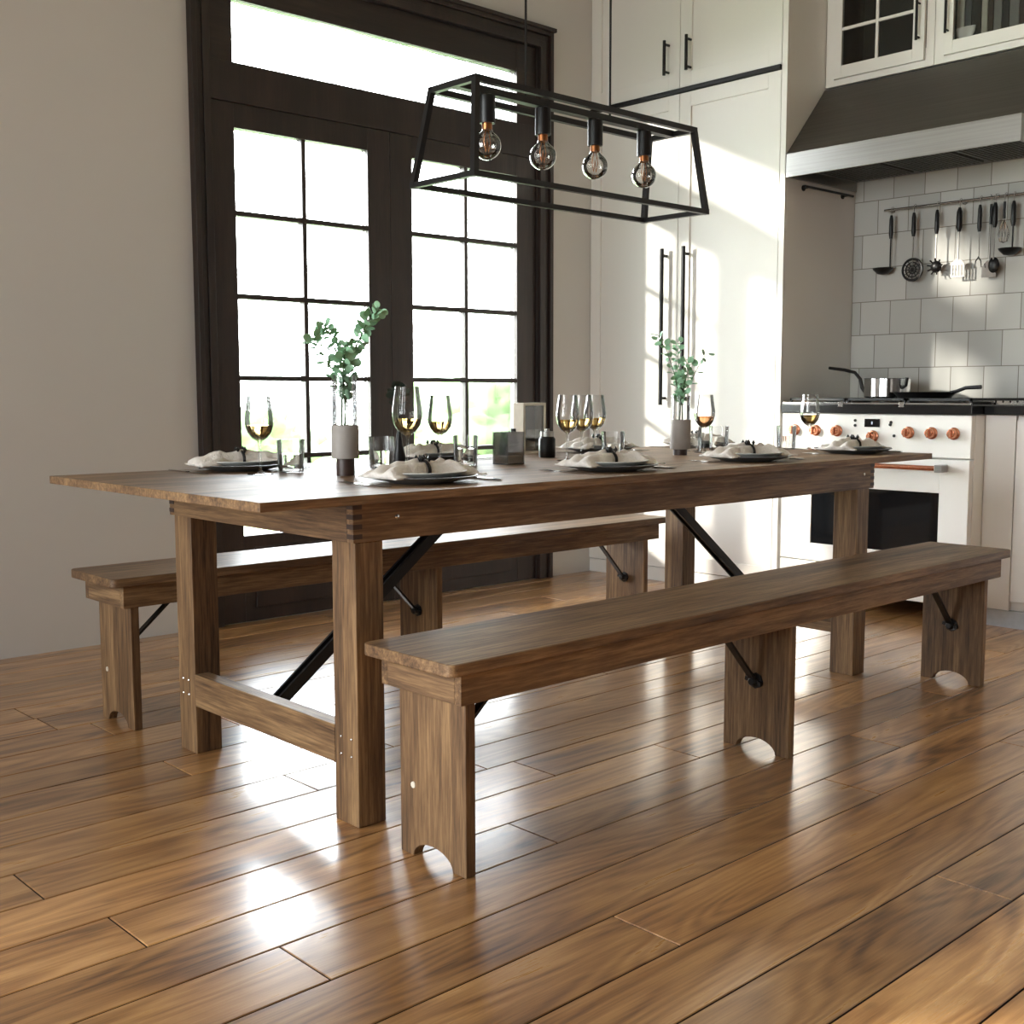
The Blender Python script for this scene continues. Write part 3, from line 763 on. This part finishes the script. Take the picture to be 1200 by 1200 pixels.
# ------------------------------------------------------------------ utensil rail
t = thing('utensil_rail', 'long steel utensil rail fixed on the tiled wall above the hob', 'rail', (5.25, 2.58, 1.845))
RX = 5.248
g = G(); g.tube([(RX, 2.985, 1.850), (RX, 2.18, 1.850)], .006, 10); g.build('bar', M['polished'], t)
for y in (2.96, 2.60, 2.20):
    g = G(); g.tube([(RX, y, 1.850), (BX-.0105, y, 1.850)], .005, 8); g.lathe([(0, 0), (.013, 0), (.013, .003), (0, .003)], (BX-.0135, y, 1.850), 12, 'x'); g.build('bracket', M['polished'], t)
def utensil(kind, y, label, wmul=1., hl=.12, L_=.30, dx=0.):
    z1 = 1.832; x = RX-.012+dx
    t = thing(kind, label, 'utensil', (x, y, z1-L_), 'kitchen utensils on the wall rail')
    g = G(); g.tube([(x, y, z1-.01), (x, y, z1), (x+.0, y, 1.858), (RX+.001, y, 1.8625), (RX+.012, y, 1.858)], .0022, 6); g.build('hook', M['polished'], t)
    g = G(); g.tube([(x, y, z1-.010), (x, y, z1-.03), (x, y, z1-hl+.02), (x, y, z1-hl)], [.006, .0095*wmul, .0105*wmul, .007], 10); g.build('grip', M['black'], t)
    g = G(); zt = z1-hl; zb = z1-L_+.05
    g.tube([(x, y, zt), (x, y, zb)], .0035, 8); g.build('shaft', M['steel'] if kind not in ('ladle',) else M['black'], t)
    g = G(); zc = z1-L_
    if kind == 'ladle':
        g.lathe([(0, -.028), (.026, -.024), (.047, -.004), (.050, .004), (.046, .004), (.020, -.019), (0, -.023)], (x, y+.036*(1 if L_ > .26 else .3), zc+.03), 24)
        g.tube([(x, y, zb+.01), (x, y, zc+.034)], .0035, 8)
        g.build('bowl', M['black'], t)
    elif kind == 'skimmer':
        for r in (.050, .034, .018):
            P = [(x, y+r*math.cos(a), zc+.03+r*math.sin(a)) for a in [2*PI*k/24 for k in range(25)]]
            g.tube(P, .006 if r > .04 else .003, 6, caps=False)
        for k in range(6):
            a = PI*k/6; g.tube([(x, y+.048*math.cos(a), zc+.03+.048*math.sin(a)), (x, y-.048*math.cos(a), zc+.03-.048*math.sin(a))], .002, 5)
        g.build('mesh_disc', M['black'], t)
    elif kind == 'pasta_server':
        g.lathe([(0, -.012), (.020, -.006), (.028, .006), (.025, .006), (.018, -.003), (0, -.008)], (x, y, zc+.04), 20, 'x')
        for k in range(9):
            a = 2*PI*k/9+.2; g.tube([(x, y+.022*math.cos(a), zc+.04+.022*math.sin(a)), (x-.01, y+.038*math.cos(a), zc+.04+.038*math.sin(a))], .0038, 6)
        g.build('toothed_head', M['black'], t)
    elif kind == 'slotted_turner':
        g.prism([(y-.014, zc+.075), (y+.014, zc+.075), (y+.033, zc+.055), (y+.033, zc+.048), (y-.033, zc+.048), (y-.033, zc+.055)], 'x', x-.002, x+.002)
        for k in range(5): g.box(x-.0015, x+.0015, y-.033+k*.0145, y-.025+k*.0145, zc, zc+.048)
        g.box(x-.0015, x+.0015, y-.033, y+.033, zc-.006, zc)
        g.build('slotted_blade', M['steel_dark'], t)
    elif kind == 'carving_fork':
        g.tube([(x, y, zb), (x, y, zc+.04)], .003, 6)
        for s in (-1, 1): g.tube([(x, y, zc+.045), (x, y+s*.012, zc+.030), (x, y+s*.016, zc)], [.004, .003, .002], 6)
        g.build('tines', M['black'], t)
    elif kind == 'turner':
        g.prism([(y-.010, zc+.075), (y+.010, zc+.075), (y+.032, zc+.050), (y+.034, zc), (y-.034, zc), (y-.032, zc+.050)], 'x', x-.0015, x+.0015)
        g.build('blade', M['polished'], t)
    elif kind == 'spoon':
        g.lathe([(0, -.008), (.016, -.005), (.026, .004), (.023, .004), (.014, -.003), (0, -.005)], (0, 0, 0), 20, 'x')
        for v in g.b.verts: v.co.z *= 1.35; v.co += Vector((x, y, zc+.035))
        g.build('bowl', M['black'], t)
    elif kind == 'whisk':
        for k in range(5):
            a = PI*k/5
            g.tube([(x+math.cos(a)*r_, y+math.sin(a)*r_, zc+h_) for r_, h_ in ((.003, .10), (.016, .07), (.024, .035), (.016, .006), (0, 0), (-.016, .006), (-.024, .035), (-.016, .07), (-.003, .10))], .0014, 5)
        g.build('wires', M['polished'], t)
    return t
utensil('ladle', 2.941, 'black ladle hanging first from the left on the wall rail', L_=.29)
utensil('skimmer', 2.825, 'black round wire skimmer hanging beside the ladle', L_=.305)
utensil('pasta_server', 2.709, 'toothed black pasta server hanging between skimmer and slotted turner', L_=.31)
utensil('slotted_turner', 2.600, 'steel slotted turner with a perforated blade and wide black grip', 1.3, L_=.32)
utensil('carving_fork', 2.504, 'long two pronged black carving fork right of the slotted turner', 1., .13, .29)
utensil('turner', 2.462, 'plain steel turner hanging right of the carving fork', .7, .10, .335, .020)
utensil('spoon', 2.428, 'black serving spoon hanging left of the whisk', 1.2, .12, .32, -.012)
utensil('whisk', 2.390, 'thin steel wire whisk hanging between two black spoons', .6, .085, .19, -.004)
o = utensil('ladle', 2.352, 'black ladle hanging at the right end of the wall rail', 1.1, .12, .25, .004)

# ------------------------------------------------------------------ pendant lamp
def pendant():
    t = thing('pendant_lamp', 'black open cage pendant lamp with four clear globe bulbs', 'lamp', (2.39, 2.325, 1.76))
    tz, bz = 1.7515, 1.5134
    tx0, tx1, ty0, ty1 = 1.968, 2.828, 2.238, 2.410
    bx0, bx1, by0, by1 = 1.935, 2.850, 2.207, 2.447
    r = .0155
    TC = [(tx0, ty0), (tx1, ty0), (tx1, ty1), (tx0, ty1)]; BC = [(bx0, by0), (bx1, by0), (bx1, by1), (bx0, by1)]
    g = G()
    for k in range(4):
        a, b = TC[k], TC[(k+1) % 4]; g.bar((*a, tz), (*b, tz), r, r)
        a, b = BC[k], BC[(k+1) % 4]; g.bar((*a, bz), (*b, bz), r*.9, r*.9)
        g.bar((*TC[k], tz), (*BC[k], bz), r, r)
    for (c, z) in ((TC, tz), (BC, bz)):
        for p in c: g.box(p[0]-r/2, p[0]+r/2, p[1]-r/2, p[1]+r/2, z-r/2, z+r/2)
    g.build('cage', M['black'], t)
    g = G(); g.box(tx0, tx1, 2.310, 2.336, tz-.008, tz+.010); g.build('socket_bar', M['black'], t)
    for x in (2.220, 2.552):
        g = G(); g.tube([(x, 2.323, tz+.010), (x, 2.323, ZC-.02)], .0035, 8); g.build('rod', M['black'], t)
    g = G(); g.box(2.15, 2.62, 2.29, 2.356, ZC-.02, ZC-.0005); g.build('ceiling_plate', M['black'], t)
    for x in (2.081, 2.284, 2.491, 2.703):
        g = G(); g.lathe([(0, 0), (.021, 0), (.0215, .004), (.0215, .070), (.012, .074), (0, .074)], (x, 2.323, 1.672), 24); s = g.build('socket', M['black'], t)
        g = G(); c = 1.616; rb = .0365
        prof = [(0, -rb)]+[(rb*math.sin(a), -rb*math.cos(a)) for a in [PI*k/16 for k in range(1, 13)]]+[(.016, .034), (.013, .042), (.013, .057)]
        g.lathe(prof, (x, 2.323, c), 28); bb = g.build('bulb', M['bulb'], s)
        g = G(); g.lathe([(.0135, 0), (.0135, .018), (.011, .02)], (x, 2.323, 1.655), 16); g.build('bulb_cap', M['filament'], bb)
        g = G(); g.tube([(x-.004, 2.323, 1.656), (x-.012, 2.323, 1.625), (x-.005, 2.323, 1.60), (x, 2.323, 1.632), (x+.005, 2.323, 1.60), (x+.012, 2.323, 1.625), (x+.004, 2.323, 1.656)], .0011, 5); g.build('filament', M['filament'], bb)
pendant()

# ------------------------------------------------------------------ table setting
TZ = .7622
def mk_plate(loc, label):
    t = thing('dinner_plate', label, 'plate', loc, 'place settings')
    x, y, z = loc
    g = G(); g.lathe([(0, 0), (.075, 0), (.080, .003), (.118, .010), (.135, .017), (.1355, .0185), (.132, .019), (.115, .0135), (.082, .0065), (0, .006)], (x, y, z), 56); g.build('charger', M['platedark'], t)
    g = G(); g.lathe([(0, 0), (.060, 0), (.064, .002), (.092, .012), (.108, .020), (.1085, .022), (.105, .022), (.090, .016), (.066, .0065), (0, .006)], (x, y, z+.0066), 56); g.build('salad_plate', M['plate'], t)
    return t
def mk_napkin(loc, label, seed=1):
    t = thing('napkin', label, 'napkin', loc, 'folded napkins on the plates')
    x, y, z = loc
    g = G(); b = g.b; nu, nv = 44, 20; rows = []
    for top in (1, 0):
        for i_ in range(nu+1):
            u = i_/nu*2-1
            w = .026+.052*abs(u)**.9
            row = []
            for j in range(nv+1):
                v = j/nv*2-1
                X = u*.135+.012*noise.noise(Vector((u*2, v*2, seed)))
                Y = v*w*(1+.25*noise.noise(Vector((u*3, seed, 2))))
                fold = .010*math.sin(v*(7+3*abs(u))+2*noise.noise(Vector((u*2, seed*3, 0))))+.010*noise.noise(Vector((u*5, v*4, seed*1.7)))
                H = (.020+.010*(1-abs(u))+fold)*(1-abs(v)**4)*(1-.5*abs(u)**6)
                row.append(b.verts.new((x+X, y+Y, z+(max(H, .004) if top else .0))))
            rows.append(row)
    A, B = rows[:nu+1], rows[nu+1:]
    for i_ in range(nu):
        for j in range(nv):
            g.face([A[i_][j], A[i_+1][j], A[i_+1][j+1], A[i_][j+1]]); g.face([B[i_][j], B[i_][j+1], B[i_+1][j+1], B[i_+1][j]])
        g.face([A[i_][0], B[i_][0], B[i_+1][0], A[i_+1][0]]); g.face([A[i_][nv], A[i_+1][nv], B[i_+1][nv], B[i_][nv]])
    for j in range(nv):
        g.face([A[0][j], A[0][j+1], B[0][j+1], B[0][j]]); g.face([A[nu][j], B[nu][j], B[nu][j+1], A[nu][j+1]])
    g.build('cloth', M['linen'], t, sharp=180)
    g = G(); P = [(x, y+.030*math.cos(a), z+.014+.024*math.sin(a)) for a in [2*PI*k/20 for k in range(21)]]
    g.tube(P, .0042, 6, caps=False)
    for k in range(5): 
        a = .5+k*.5; g.lathe([(0, -.010), (.006, 0), (0, .010)], (x+.012*math.cos(k*2.1), y-.012+k*.007, z+.042), 6)
    g.build('napkin_ring', M['black'], t)
    return t
def mk_fork(loc, label):
    x, y, z = loc
    g = G()
    g.bar((x, y-.09, z+.003), (x, y+.03, z+.002), .008, .002); g.prism([(x-.004, y+.03), (x+.004, y+.03), (x+.012, y+.05), (x+.012, y+.06), (x-.012, y+.06), (x-.012, y+.05)], 'z', z+.002, z+.004)
    for k in range(4): g.bar((x-.0102+k*.0068, y+.059, z+.003), (x-.0102+k*.0068, y+.10, z+.004), .0035, .0015)
    o = g.build('fork', M['polished'])
    return tag(o, label, 'fork', 'forks left of the plates')
def mk_knife(loc, label):
    x, y, z = loc
    g = G(); g.bar((x, y-.10, z+.003), (x, y, z+.003), .012, .004); g.prism([(x-.006, y), (x+.006, y), (x+.008, y+.08), (x+.002, y+.12), (x-.006, y+.10)], 'z', z+.001, z+.003)
    o = g.build('knife', M['polished'])
    return tag(o, label, 'knife', 'knives right of the plates')
NEAR = [(1.770, 2.215), (2.425, 2.200), (3.075, 2.200), (3.740, 2.225)]
FAR = [(1.690, 2.930), (2.385, 2.930), (3.160, 2.925), (3.740, 2.925)]
wn = ['at the left end of the front row', 'second from the left in the front row', 'third from the left in the front row', 'at the right end of the front row']
wf = ['at the left end of the back row', 'second from the left in the back row', 'third from the left in the back row', 'at the right end of the back row']
P0 = N0 = None
for row, words, rz in ((NEAR, wn, 0), (FAR, wf, PI)):
    for k, (x, y) in enumerate(row):
        lp = f'grey stoneware plate set on the table, {words[k]}'
        ln = f'crumpled pale linen napkin lying on the plate {words[k]}'
        nz = TZ+.0155
        if P0 is None: P0 = mk_plate((x, y, TZ), lp); N0 = mk_napkin((x, y, nz), ln, 3.3)
        else: dup(P0, (x, y, TZ), lp); dup(N0, (x, y, nz), ln, rz+R.uniform(-.25, .25))
F0 = K0 = None
for row, words, s in ((NEAR, wn, 1), (FAR, wf, -1)):
    for k, (x, y) in enumerate(row):
        fx, kx = x-.165*s, x+.165*s
        lf = f'steel fork lying beside the plate {words[k]}'; lk = f'steel knife lying beside the plate {words[k]}'
        if F0 is None:
            F0 = mk_fork((0, 0, 0), lf); K0 = mk_knife((0, 0, 0), lk); f, q = F0, K0
        else:
            f = F0.copy(); q = K0.copy(); COL.objects.link(f); COL.objects.link(q); f['label'] = lf; q['label'] = lk
        f.location = (fx, y, TZ); q.location = (kx, y, TZ)
        if s < 0: f.rotation_euler = q.rotation_euler = (0, 0, PI)

# wine glass
def mk_wine(loc, label, fill='wine'):
    x, y, z = loc
    t = thing('wine_glass', label, 'glass', loc, 'wine glasses on the table')
    pr = [(0, .0), (.034, .0), (.034, .0015), (.010, .004), (.0042, .010), (.0036, .03), (.0036, .080), (.006, .088), (.020, .096), (.032, .112), (.0375, .132), (.0375, .150), (.034, .175), (.0295, .208), (.0288, .208), (.0332, .175), (.0367, .150), (.0367, .132), (.0312, .1127), (.0192, .0972), (0, .0905)]
    g = G(); g.lathe(pr, (x, y, z), 36); g.build('bowl_and_stem', M['glass'], t, sharp=60)
    g = G(); g.lathe([(0, .0910), (.0190, .0978), (.0308, .1132), (.0360, .130), (0, .130)], (x, y, z), 36); g.build('wine', M[fill], t, sharp=60)
    return t
W0 = mk_wine((1.605, 2.735, TZ), 'glass of white wine standing left of all others, before the left door')
W0.location = (1.634, 2.735, TZ)
wl = [((1.987, 2.55, TZ), 'large looking glass of white wine just right of the left vase'),
      ((2.251, 2.73, TZ), 'glass of white wine in front of the right door, behind the front plates'),
      ((2.668, 2.60, TZ), 'glass of white wine left one of the close cluster of three'),
      ((2.808, 2.67, TZ), 'middle wine glass of the close cluster of three'),
      ((2.935, 2.73, TZ), 'right wine glass of the close cluster of three'),
      ((3.858, 2.480, TZ), 'glass of wine at the right end of the table before the cooker')]
for k_, (p_, l_) in enumerate(wl):
    r_ = dup(W0, p_, l_)
    if k_ == 0: r_.scale = (1.1, 1.1, 1.12)
W1 = mk_wine((3.395, 2.62, TZ), 'glass of rose wine right of the right vase', 'wine2')

# tumbler
def mk_tumbler(loc, label):
    x, y, z = loc
    t = thing('tumbler', label, 'glass', loc, 'water tumblers on the table')
    g = G(); g.lathe([(0, 0), (.033, 0), (.035, .003), (.0375, .090), (.0362, .090), (.0335, .010), (0, .009)], (x, y, z), 32); g.build('tumbler_body', M['glass'], t, sharp=60)
    g = G(); g.lathe([(0, .0095), (.0330, .0105), (.0348, .050), (0, .050)], (x, y, z), 32); g.build('water', M['water'], t, sharp=60)
    return t
M['water'] = liquid('clear_water', (.97, .98, .97))
T0 = mk_tumbler((1.739, 2.750, TZ), 'water tumbler right of the leftmost wine glass')
for p_, l_ in [((2.032, 2.73, TZ), 'water tumbler right behind the left vase'),
               ((2.283, 2.650, TZ), 'water tumbler left of the square candle holder'),
               ((2.839, 2.56, TZ), 'water tumbler right of the three clustered wine glasses'),
               ((3.587, 2.70, TZ), 'water tumbler behind the rose wine glass'),
               ((3.450, 2.72, TZ), 'water tumbler just right of the right vase'),
               ((3.840, 2.570, TZ), 'water tumbler at the right end before the cooker')]: dup(T0, p_, l_)

# vases with eucalyptus
def sprig(g_stem, g_leaf, pts, n, size, rr, spread=1.):
    pts = [Vector(p) for p in pts]
    # catmull-ish resample
    P = []
    for k in range(len(pts)-1):
        for j in range(8):
            t_ = j/8; P.append(pts[k].lerp(pts[k+1], t_))
    P.append(pts[-1])
    g_stem.tube(P, [.0022*(1-.6*k/len(P)) for k in range(len(P))], 6)
    m = len(P)
    for k in range(n):
        f = .25+.75*(k+.5)/n; p = P[min(int(f*(m-1)), m-1)]
        d = (P[min(int(f*(m-1))+1, m-1)]-P[max(int(f*(m-1))-1, 0)]).normalized()
        a = k*2.4+rr.uniform(-.3, .3)
        u = d.cross(Vector((0, 0, 1)));  u = u.normalized() if u.length > .01 else Vector((1, 0, 0)); w = d.cross(u).normalized()
        out = (u*math.cos(a)+w*math.sin(a))
        ldir = (out*spread+d*.5).normalized(); s = size*rr.uniform(.75, 1.2)
        side = ldir.cross(Vector((rr.uniform(-1, 1), rr.uniform(-1, 1), rr.uniform(-1, 1)))).normalized(); nn = ldir.cross(side).normalized()
        base = p+ldir*.006
        g_stem.tube([p, base+ldir*.003], .0008, 4)
        ring = []
        for q in range(10):
            t_ = 2*PI*q/10
            ring.append((base+ldir*s*(.5-.5*math.cos(t_))+side*s*.42*math.sin(t_)+nn*s*.10*abs(math.sin(t_))))
        for off, flip in ((0, False), (.0007, True)):
            vs = [g_leaf.b.verts.new(c+nn*off) for c in ring]; c0 = g_leaf.b.verts.new(base+ldir*s*.5+nn*off)
            for q in range(10):
                tri = [vs[q], vs[(q+1) % 10], c0]
                g_leaf.face(tri if not flip else tri[::-1])
def vase(x, y, hfoot, hs, hg, label, branches, seed, lab2, leafs=.021):
    z = TZ; r = .033
    t = thing('vase', label, 'vase', (x, y, z), 'grey sleeved glass vases')
    g = G(); g.lathe([(0, 0), (.024, 0), (.024, hfoot), (0, hfoot)], (x, y, z), 32); g.build('foot', M['foot'], t)
    g = G(); g.lathe([(0, hfoot), (r+.002, hfoot), (r+.003, hfoot+.003), (r+.003, hs), (r+.0005, hs), (r+.0005, hfoot+.004), (0, hfoot+.004)], (x, y, z), 40); g.build('sleeve', M['sleeve'], t)
    g = G(); g.lathe([(0, hfoot+.005), (r-.001, hfoot+.005), (r, hfoot+.008), (r, hg), (r-.0018, hg), (r-.0018, hfoot+.011), (0, hfoot+.011)], (x, y, z), 40); g.build('glass_cylinder', M['glass'], t, sharp=60)
    b = thing('eucalyptus_bunch', lab2, 'plant', (x, y, z+hfoot+.012), 'eucalyptus bunches in the vases')
    gs, gl = G(), G(); rr = random.Random(seed)
    for br in branches:
        pts = [(x+br[0][0], y+br[0][1], z+hfoot+.012)]+[(x+p[0], y+p[1], z+p[2]) for p in br[1:-1]]
        sprig(gs, gl, pts, br[-1], leafs, rr)
    gs.build('stems', M['stem'], b); gl.build('leaves', M['leaf'], b, fix=False, sharp=180)
# offsets roughly across the view: direction right in the picture is (+.73,-.68)
def off(u, d=0): return (u*.731+d*.68, -u*.682+d*.73)
vase(1.776, 2.545, .045, .132, .262, 'grey sleeved glass vase on a dark foot at the left of the table',
     [[(-.01, 0), (*off(-.005), .2), (*off(-.01), .30), (*off(-.035, .02), .36), (*off(-.055, .01), .395), 36],
      [(.01, 0), (*off(.006), .2), (*off(.012, .01), .29), (*off(.045, .02), .37), (*off(.075, .0), .42), 36],
      [(0, .01), (*off(.004), .22), (*off(.02, .0), .31), (*off(.065, -.01), .40), (*off(.098, -.01), .432), 46],
      [(0, -.01), (*off(0, -.005), .2), (*off(-.002, -.01), .26), (*off(.005, -.02), .31), (*off(.01, -.03), .34), 34],
      [(-.008, .008), (*off(-.008), .2), (*off(-.03, -.01), .28), (*off(-.065, -.02), .33), (*off(-.078, -.02), .36), 24]], 5,
     'bunch of round leaved eucalyptus in the left vase, spreading both ways', .024)
vase(3.208, 2.579, .020, .122, .205, 'grey sleeved glass vase at the right of the table',
     [[(-.01, 0), (*off(-.005), .18), (*off(-.02), .27), (*off(-.05, .01), .36), (*off(-.085, .01), .42), 30],
      [(0, .01), (*off(.0), .18), (*off(.0, .01), .26), (*off(-.008, .02), .33), (*off(-.012, .02), .40), 34],
      [(.005, -.01), (*off(.005), .18), (*off(.01, -.01), .24), (*off(.02, -.01), .29), (*off(.015, 0), .34), 28],
      [(.01, 0), (*off(.005), .19), (*off(.03, -.0), .25), (*off(.06, -.01), .31), (*off(.09, -.01), .355), 12]], 9,
     'narrower bunch of eucalyptus in the right vase with one sprig leaning right', .023)
# dark bud vase with a dark sprig behind the second wine glass
t = thing('bud_vase', 'slender black bud vase behind the second wine glass', 'vase', (2.10, 2.68, TZ))
x, y = 2.165, 2.82
t.location = (x, y, TZ)
g = G(); g.lathe([(0, 0), (.018, 0), (.020, .02), (.012, .06), (.006, .10), (.006, .165), (.008, .17), (.005, .17), (.004, .10), (0, .09)], (x, y, TZ), 24); g.build('vase_body', M['black'], t)
gs, gl = G(), G(); rr = random.Random(3)
for dx in (-.022, -.008, .008, .02): sprig(gs, gl, [(x, y, TZ+.11), (x+dx*.3, y, TZ+.19), (x+dx, y-dx*.5, TZ+.245-abs(dx)*.5)], 11, .020, rr)
b = thing('dark_sprig', 'small dark leafy sprig in the black bud vase', 'plant', (x, y, TZ+.10)); gs.build('stems', M['leafdark'], b); gl.build('leaves', M['leafdark'], b, fix=False, sharp=180)

# centre group: candle holder, bottle, frame, jar
x, y = 2.412, 2.60
t = thing('candle_holder', 'low square clear glass holder with a beige candle in the middle of the table', 'candle', (x, y, TZ))
g = G(); a = .034; w = .003
for s in (-1, 1):
    g.box(x-a, x+a, y+s*a-(w if s > 0 else 0), y+s*a+(w if s < 0 else 0), TZ, TZ+.098)
    g.box(x+s*a-(w if s > 0 else 0), x+s*a+(w if s < 0 else 0), y-a+w, y+a-w, TZ, TZ+.098)
g.box(x-a+w, x+a-w, y-a+w, y+a-w, TZ, TZ+.004)
g.build('glass_box', M['glass'], t)
G().box(x-a+w+.0005, x+a-w-.0005, y-a+w+.0005, y+a-w-.0005, TZ+.0045, TZ+.026).build('candle', M['wax'], t, bevel=.002)
t = thing('tea_light', 'black tea light cup standing inside the glass candle holder', 'candle', (x, y, TZ+.0262))
g = G(); g.lathe([(0, 0), (.015, 0), (.016, .022), (.0145, .022), (.014, .012), (0, .012)], (x, y, TZ+.0263), 20); g.build('cup', M['black'], t)
g = G(); g.tube([(x, y, TZ+.0385), (x, y, TZ+.060)], .0016, 6); g.build('wick', M['black'], t)
x, y = 2.600, 2.78
t = thing('oil_bottle', 'small dark brown oil bottle right of the candle holder', 'bottle', (x, y, TZ))
g = G(); g.lathe([(0, 0), (.014, 0), (.015, .004), (.015, .062), (.008, .075), (.007, .088), (0, .088)], (x, y, TZ), 20); g.build('bottle_body', M['foot'], t)
g = G(); g.lathe([(0, 0), (.009, 0), (.009, .012), (0, .012)], (x, y, TZ+.0882), 16); g.build('stopper', M['black'], t)
# box lantern at the back of the table
x, y = 2.905, 3.020
t = thing('table_lantern', 'cream wooden box lantern with dark inside, standing at the back of the table', 'lantern', (x, y, TZ))
g = G(); ax, ay, hh, w = .056, .026, .180, .010
g.box(x-ax, x+ax, y-ay, y+ay, TZ, TZ+w); g.box(x-ax, x+ax, y-ay, y+ay, TZ+hh-w, TZ+hh)
g.box(x-ax, x-ax+w, y-ay, y+ay, TZ+w, TZ+hh-w); g.box(x+ax-w, x+ax, y-ay, y+ay, TZ+w, TZ+hh-w)
g.build('lantern_frame', M['cream'], t, bevel=.001)
g = G(); g.box(x-ax+w, x+ax-w, y-ay+.003, y-ay+.005, TZ+w, TZ+hh-w); g.build('lantern_glass', M['cabglass'], t)
g = G(); g.box(x-ax+w, x+ax-w, y+ay-.006, y+ay-.003, TZ+w, TZ+hh-w); g.build('back_panel', M['foot'], t)
g = G(); g.lathe([(0, 0), (.014, 0), (.014, .075), (0, .075)], (x, y, TZ+w+.0005), 20); tag(g.build('pillar_candle', M['foot']), 'dark pillar candle inside the cream lantern', 'candle')
# dark jar
x, y = 2.765, 2.79
t = thing('spice_jar', 'small black lidded jar in front of the lantern', 'jar', (x, y, TZ))
g = G(); g.lathe([(0, 0), (.026, 0), (.028, .004), (.028, .062), (.022, .070), (0, .070)], (x, y, TZ), 28); g.build('jar_body', M['black'], t)
g = G(); g.lathe([(0, 0), (.023, 0), (.023, .016), (.008, .018), (.008, .026), (0, .026)], (x, y, TZ+.0702), 28); g.build('lid', M['steel'], t)

# ------------------------------------------------------------------ light
w = bpy.data.worlds.new('World'); scene.world = w; w.use_nodes = True
nt = w.node_tree
for n in list(nt.nodes): nt.nodes.remove(n)
out = nt.nodes.new('ShaderNodeOutputWorld'); bg = nt.nodes.new('ShaderNodeBackground')
tc = nt.nodes.new('ShaderNodeTexCoord'); sp = nt.nodes.new('ShaderNodeSeparateXYZ')
L(nt, tc.outputs['Generated'], sp.inputs[0])
rp = ramp(nt, [(.45, (.82, .86, .82)), (.52, (.94, .97, 1)), (1., (.80, .88, 1.))])
mr = nt.nodes.new('ShaderNodeMapRange'); mr.inputs['From Min'].default_value = -1; L(nt, sp.outputs['Z'], mr.inputs['Value'])
L(nt, mr.outputs[0], rp.inputs['Fac']); L(nt, rp.outputs[0], bg.inputs['Color'])
# hazy sky, much brighter on the side of the sun than opposite it
dt = nt.nodes.new('ShaderNodeVectorMath'); dt.operation = 'DOT_PRODUCT'; dt.inputs[1].default_value = (-.30, .95, .08)
L(nt, tc.outputs['Generated'], dt.inputs[0])
sr = nt.nodes.new('ShaderNodeMapRange'); sr.interpolation_type = 'SMOOTHSTEP'
for k_, v_ in {'From Min': -.2, 'From Max': .9, 'To Min': 6.0, 'To Max': 28.}.items(): sr.inputs[k_].default_value = v_
L(nt, dt.outputs['Value'], sr.inputs['Value']); L(nt, sr.outputs[0], bg.inputs['Strength'])
L(nt, bg.outputs[0], out.inputs['Surface'])

def light(name, typ, loc, d, **kw):
    l = bpy.data.lights.new(name, typ)
    for k, v in kw.items(): setattr(l, k, v)
    o = bpy.data.objects.new(name, l); COL.objects.link(o); o.location = loc
    o.rotation_euler = Vector(d).to_track_quat('-Z', 'Y').to_euler()
    return o
sd = Vector((1, -.713, -.36))
light('sun', 'SUN', (0, 8, 5), sd, energy=32., angle=math.radians(2.6), color=(1, .93, .84))
def portal(name, loc, d, sx, sy):
    o = light(name, 'AREA', loc, d, shape='RECTANGLE', size=sx, size_y=sy)
    o.data.cycles.is_portal = True
portal('portal_doors', (3.35, WY+T+.01, 1.37), (0, -1, 0), 1.88, 2.74)
portal('portal_side_near', (X0-.16, 0, 1.5), (1, 0, 0), 1.2, 2.0)
portal('portal_side_far', (X0-.16, 2.5, 1.55), (1, 0, 0), 2.4, 2.3)

# ------------------------------------------------------------------ camera
cd = bpy.data.cameras.new('camera'); cam = bpy.data.objects.new('camera', cd); COL.objects.link(cam)
pit, yaw, roll = .101211, .820004, -.00135
F = Vector((math.cos(yaw)*math.cos(pit), math.sin(yaw)*math.cos(pit), -math.sin(pit)))
Rt = F.cross(Vector((0, 0, 1))).normalized(); U = Rt.cross(F)
R2 = Rt*math.cos(roll)+U*math.sin(roll); U2 = -Rt*math.sin(roll)+U*math.cos(roll)
m4 = Matrix(((R2.x, U2.x, -F.x, 0), (R2.y, U2.y, -F.y, 0), (R2.z, U2.z, -F.z, .9764), (0, 0, 0, 1)))
cam.matrix_world = m4
cd.sensor_width = 36; cd.lens = 36*1370.6/1200; cd.clip_start = .02
scene.camera = cam
vs = scene.view_settings; vs.view_transform = 'Standard'; vs.look = 'None'; vs.gamma = 1; vs.exposure = 0.2; vs.use_curve_mapping = False
scene.cycles.use_denoising = True
scene.cycles.max_bounces = 12; scene.cycles.transparent_max_bounces = 24; scene.cycles.transmission_bounces = 12
scene.cycles.caustics_refractive = False; scene.cycles.caustics_reflective = False
scene.cycles.sample_clamp_indirect = 8
